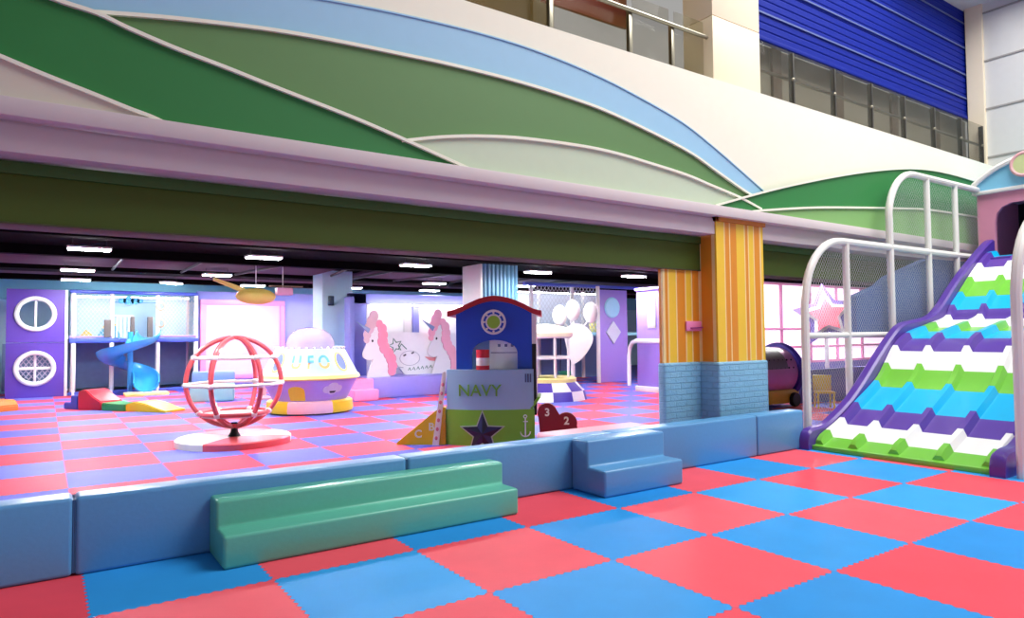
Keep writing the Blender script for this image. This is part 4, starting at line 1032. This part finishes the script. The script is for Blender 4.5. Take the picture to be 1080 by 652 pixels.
t = thing('balloon_ornament', 'big white paw-shaped balloon ornament with three oval pads beside the carousel', 'balloon ornament', (7.1, 10.04, 0), math.radians(-35))
pad = spline([(-0.1, 0.78), (0.12, 0.92), (0.3, 1.15), (0.42, 1.42), (0.34, 1.66), (0.1, 1.82), (-0.14, 1.8), (-0.3, 1.62), (-0.28, 1.35), (-0.2, 1.0), (-0.1, 0.78)], 5)[:-1]
f = MB(); b = bmesh.new()
Av = [b.verts.new((p.x, -0.1, p.y)) for p in pad]; Bv = [b.verts.new((p.x, 0.1, p.y)) for p in pad]
b.faces.new(Av); b.faces.new(Bv[::-1])
for i in range(len(pad)): b.faces.new((Av[i], Bv[i], Bv[(i+1) % len(pad)], Av[(i+1) % len(pad)]))
f._merge(b); f.build('main_pad', WHITE, t)
for x, z in ((-0.42, 2.04), (-0.08, 2.18), (0.38, 2.12)):
    MB().ball((x, 0, z), 0.2, (0.95, 0.5, 1.4)).build('oval_pad', WHITE, t)
f = MB(); f.tube([(-0.1, 0.05, 0), (-0.1, 0.05, 0.9)], 0.035, 8); f.build('stand', WHITE, t)
for x in (-0.42, -0.08, 0.38): MB().tube([(0.0, 0.05, 1.5), (x, 0.05, 2.0)], 0.025, 6).build('stem', WHITE, t)
MB().lathe([(0, 0), (0.25, 0), (0.22, 0.05), (0, 0.06)], (-0.1, 0.05, 0)).build('foot', WHITE, t)

# ================================================================== RIGHT PLAY FRAME
s_ = thing('play_frame', 'white-posted play frame with pale cyan deck and net near the lilac wall', 'play frame', (10, 13.2, 0))
for x, y in ((7.9, 13.1), (9.5, 13.1), (10.45, 12.95), (9.9, 15.4), (11.9, 15.4)): MB().tube([(x, y, 0), (x, y, 3.1)], 0.065).build('post', FRAME, s_, True)
MB().box(7.6, 12.6, 13.0, 15.6, 1.5, 1.62, 0.03).build('deck', mat('pale_cyan_deck', (150, 214, 228), 0.4), s_, True)
MB().box(7.6, 12.6, 13.0, 13.12, 3.05, 3.15, 0.02).build('top_beam', DECKB, s_, True)
MB().box(7.2, 13.5, 15.62, 15.7, 0, 1.5).build('lower_backdrop', BACKB, s_, True)
MB().box(7.2, 13.5, 15.62, 15.7, 1.5, 3.05).build('upper_backdrop', mat('silver_net_backdrop', (206, 214, 226), 0.5), s_, True)
f = MB(); f.box(7.9, 10.45, 13.05, 13.06, 1.62, 3.05); f.build('netting', net_mat('grey_net', (190, 194, 206), 0.14, 0.05), s_, True)
MB().box(7.6, 12.6, 15.2, 15.25, 3.0, 3.03).build('light_strip', STRIP, s_, True)  # added strip that washes the right backdrop with light
MB().box(10.5, 11.75, 12.96, 13.06, 0, 3.0, 0.01).build('lilac_panel', LAVP, s_, True)
e = MB().lathe([(0.0, -0.04), (0.3, -0.04), (0.34, 0), (0.3, 0.02), (0, 0.02)], (11.05, 12.93, 2.42), 28, 0, 'y').build('round_window', mat('sky_window_disc', (150, 206, 236), 0.4), s_, True)
f = MB(); f.prism(xz([(11.1, 1.98), (11.42, 1.62), (11.1, 1.24), (10.78, 1.62)], 12.92), (0, 0.04, 0)); f.build('diamond_window', mat('silver_diamond', (200, 206, 226), 0.4), s_, True)
MB().ball((10.7, 13.4, 1.82), 0.2, (1, 1, 1.1)).build('yellow_bolster', mat('lemon_bolster', (236, 230, 130), 0.4), s_, True)
t = thing('baby_swing', 'green seated swing hanging under the pale cyan deck', 'swing', (9.85, 13.9, 0.2))
MB().lathe([(0, 0.0), (0.2, 0.02), (0.26, 0.14), (0.24, 0.16), (0.19, 0.06), (0, 0.05)], seg=24).build('seat', mat('green_plastic', (40, 150, 110), 0.4), t)
for s in (-0.22, 0.22): MB().tube([(s, 0, 0.14), (s*0.8, 0, 1.31)], 0.012, 6).build('chain', BLACK, t)
# big lilac end wall with white trims and arched rail
t = thing('lilac_screen_wall', 'lilac screen wall with white trim bands left of the yellow pillar', 'screen wall', (9.25, 8.5, 0))
MB().box(9.15, 9.35, 6.4, 9.92, 0.14, 2.72, 0.01).build('panel', LAVP, t, True)
MB().box(9.08, 9.42, 6.4, 9.95, 0, 0.14, 0.02).build('kick_strip', WHITE, t, True)
MB().box(9.1, 9.4, 6.4, 9.95, 2.72, 2.8, 0.02).build('top_strip', LAVP, t, True)
MB().box(9.09, 9.16, 6.4, 9.95, 1.3, 1.42, 0.02).build('trim_band', WHITE, t, True)
MB().tube([(9.6, 10.0, 1.36), (9.95, 10.7, 1.36), (10.15, 11.1, 1.3), (10.28, 11.35, 1.15), (10.33, 11.45, 0.9), (10.33, 11.45, 0)], 0.06).build('arched_rail', WHITE, t, True)
MB().box(9.13, 9.15, 9.2, 9.5, 1.7, 2.55, 0.005).build('window_frame', WHITE, t, True)

# ================================================================== BEHIND THE PILLAR, RIGHT
t = thing('barrel_train', 'mauve barrel-shaped play train with purple rim and yellow base', 'play train', (8.4, 5.4, 0))
f = MB(); f.lathe([(0.5, -0.9), (0.52, -0.88), (0.52, 0.62), (0.5, 0.64)], (8.2, 5.4, 0.72), 40, 0, 'x'); f.build('barrel', mat('mauve_plastic', (206, 128, 172), 0.4), t, True)
f = MB(); f.lathe([(0.42, 0.6), (0.58, 0.6), (0.62, 0.68), (0.58, 0.76), (0.42, 0.76), (0.40, 0.68), (0.42, 0.6)], (8.2, 5.4, 0.72), 40, 0, 'x'); f.build('rim', mat('indigo_rim', (52, 36, 130), 0.35), t, True)
f = MB(); f.lathe([(0.525, -0.5), (0.54, -0.48), (0.54, 0.25), (0.525, 0.27)], (8.2, 5.4, 0.72), 14, 0, 'x', PI*0.55, PI*0.95); f.build('roof_panel', mat('taupe_panel', (120, 104, 104), 0.5), t, True)
f = MB()
for k in range(8): f.ball((7.6+k*0.15, 5.4-0.515, 0.82), 0.02, seg=6); f.ball((7.6+k*0.15, 5.4-0.46, 0.98), 0.02, seg=6)
f.build('rivets', BLACK, t, True)
MB().box(7.3, 8.95, 4.95, 5.85, 0.08, 0.36, 0.03).build('chassis', mat('mustard_plastic', (216, 176, 30), 0.4), t, True)
for x in (7.6, 8.72):
    MB().lathe([(0, -0.05), (0.14, -0.05), (0.15, 0), (0.14, 0.05), (0, 0.05)], (x, 4.92, 0.15), 20, 0, 'y').build('wheel', BLACK, t, True)
# bright window with pink mullions, curtain, star
f = MB(); f.box(11.6, 23, 8.06, 8.12, 0.7, 2.9)
struct('window_1', f, WINL, 'bright daylight window at the right of the hall')
f = MB()
for z in (0.66, 1.1, 1.62, 2.9): f.box(11.5, 23.1, 8.0, 8.1, z, z+0.07, 0.01)
for k in range(9): f.box(11.5+k*1.42, 11.58+k*1.42, 8.0, 8.1, 0.66, 2.95, 0.01)
struct('trim_8', f, mat('pink_window_frame', (226, 150, 190), 0.5), 'pink window frame grid', smooth=False)
struct('wall_window', MB().box(11.5, 23, 8.0, 8.14, 0, 0.66), mat('slate_blue_wall', (110, 110, 170), 0.6), 'slate blue low wall under the bright window')
f = MB()
for k in range(12): f.lathe([(0.07, 0), (0.07, 3.1)], (10.2+k*0.11, 7.6, 0), 10)
tag(f.build('curtain', mat('sky_blue_curtain', (120, 180, 214), 0.6)), 'sky blue pleated curtain left of the bright window', 'curtain')
t = thing('star_sign', 'pink star sign with lilac border in front of the bright window', 'sign', (12.15, 6.2, 0), math.radians(-45))
for nm, R1, y_, m_ in (('border', 0.82, 0.0, mat('lilac_star_edge', (116, 98, 176), 0.5)), ('white_band', 0.62, -0.03, WHITE), ('pink_star', 0.46, -0.06, mat('coral_pink_star', (230, 116, 130), 0.5))):
    MB().prism(xz(star_poly(0, 1.98, R1, R1*0.52, 5, PI/2+0.12), y_), (0, 0.05, 0)).build(nm, m_, t, smooth=False)
MB().box(-0.05, 0.05, 0.05, 0.09, 0, 1.9, 0.01).build('stand', WHITE, t)
tag(MB().box(9.3, 18, 5.2, 5.3, 0, 0.72, 0.02).build('low_screen', mat('slate_violet_panel', (104, 100, 168), 0.6)), 'slate violet low screen behind the barrel train and yellow chair', 'screen')
ch = thing('toddler_chair', 'small yellow plastic chair seen through the slide net', 'chair', (8.98, 4.42, 0), -0.8)
MB().box(-0.18, 0.18, -0.18, 0.18, 0.3, 0.34, 0.015).build('seat', YELF, ch)
MB().box(-0.18, 0.18, 0.15, 0.19, 0.34, 0.66, 0.015).build('backrest', YELF, ch)
for x in (-0.15, 0.15):
    for y in (-0.15, 0.15): MB().tube([(x, y, 0), (x, y, 0.3)], 0.02, 8).build('leg', YELF, ch)
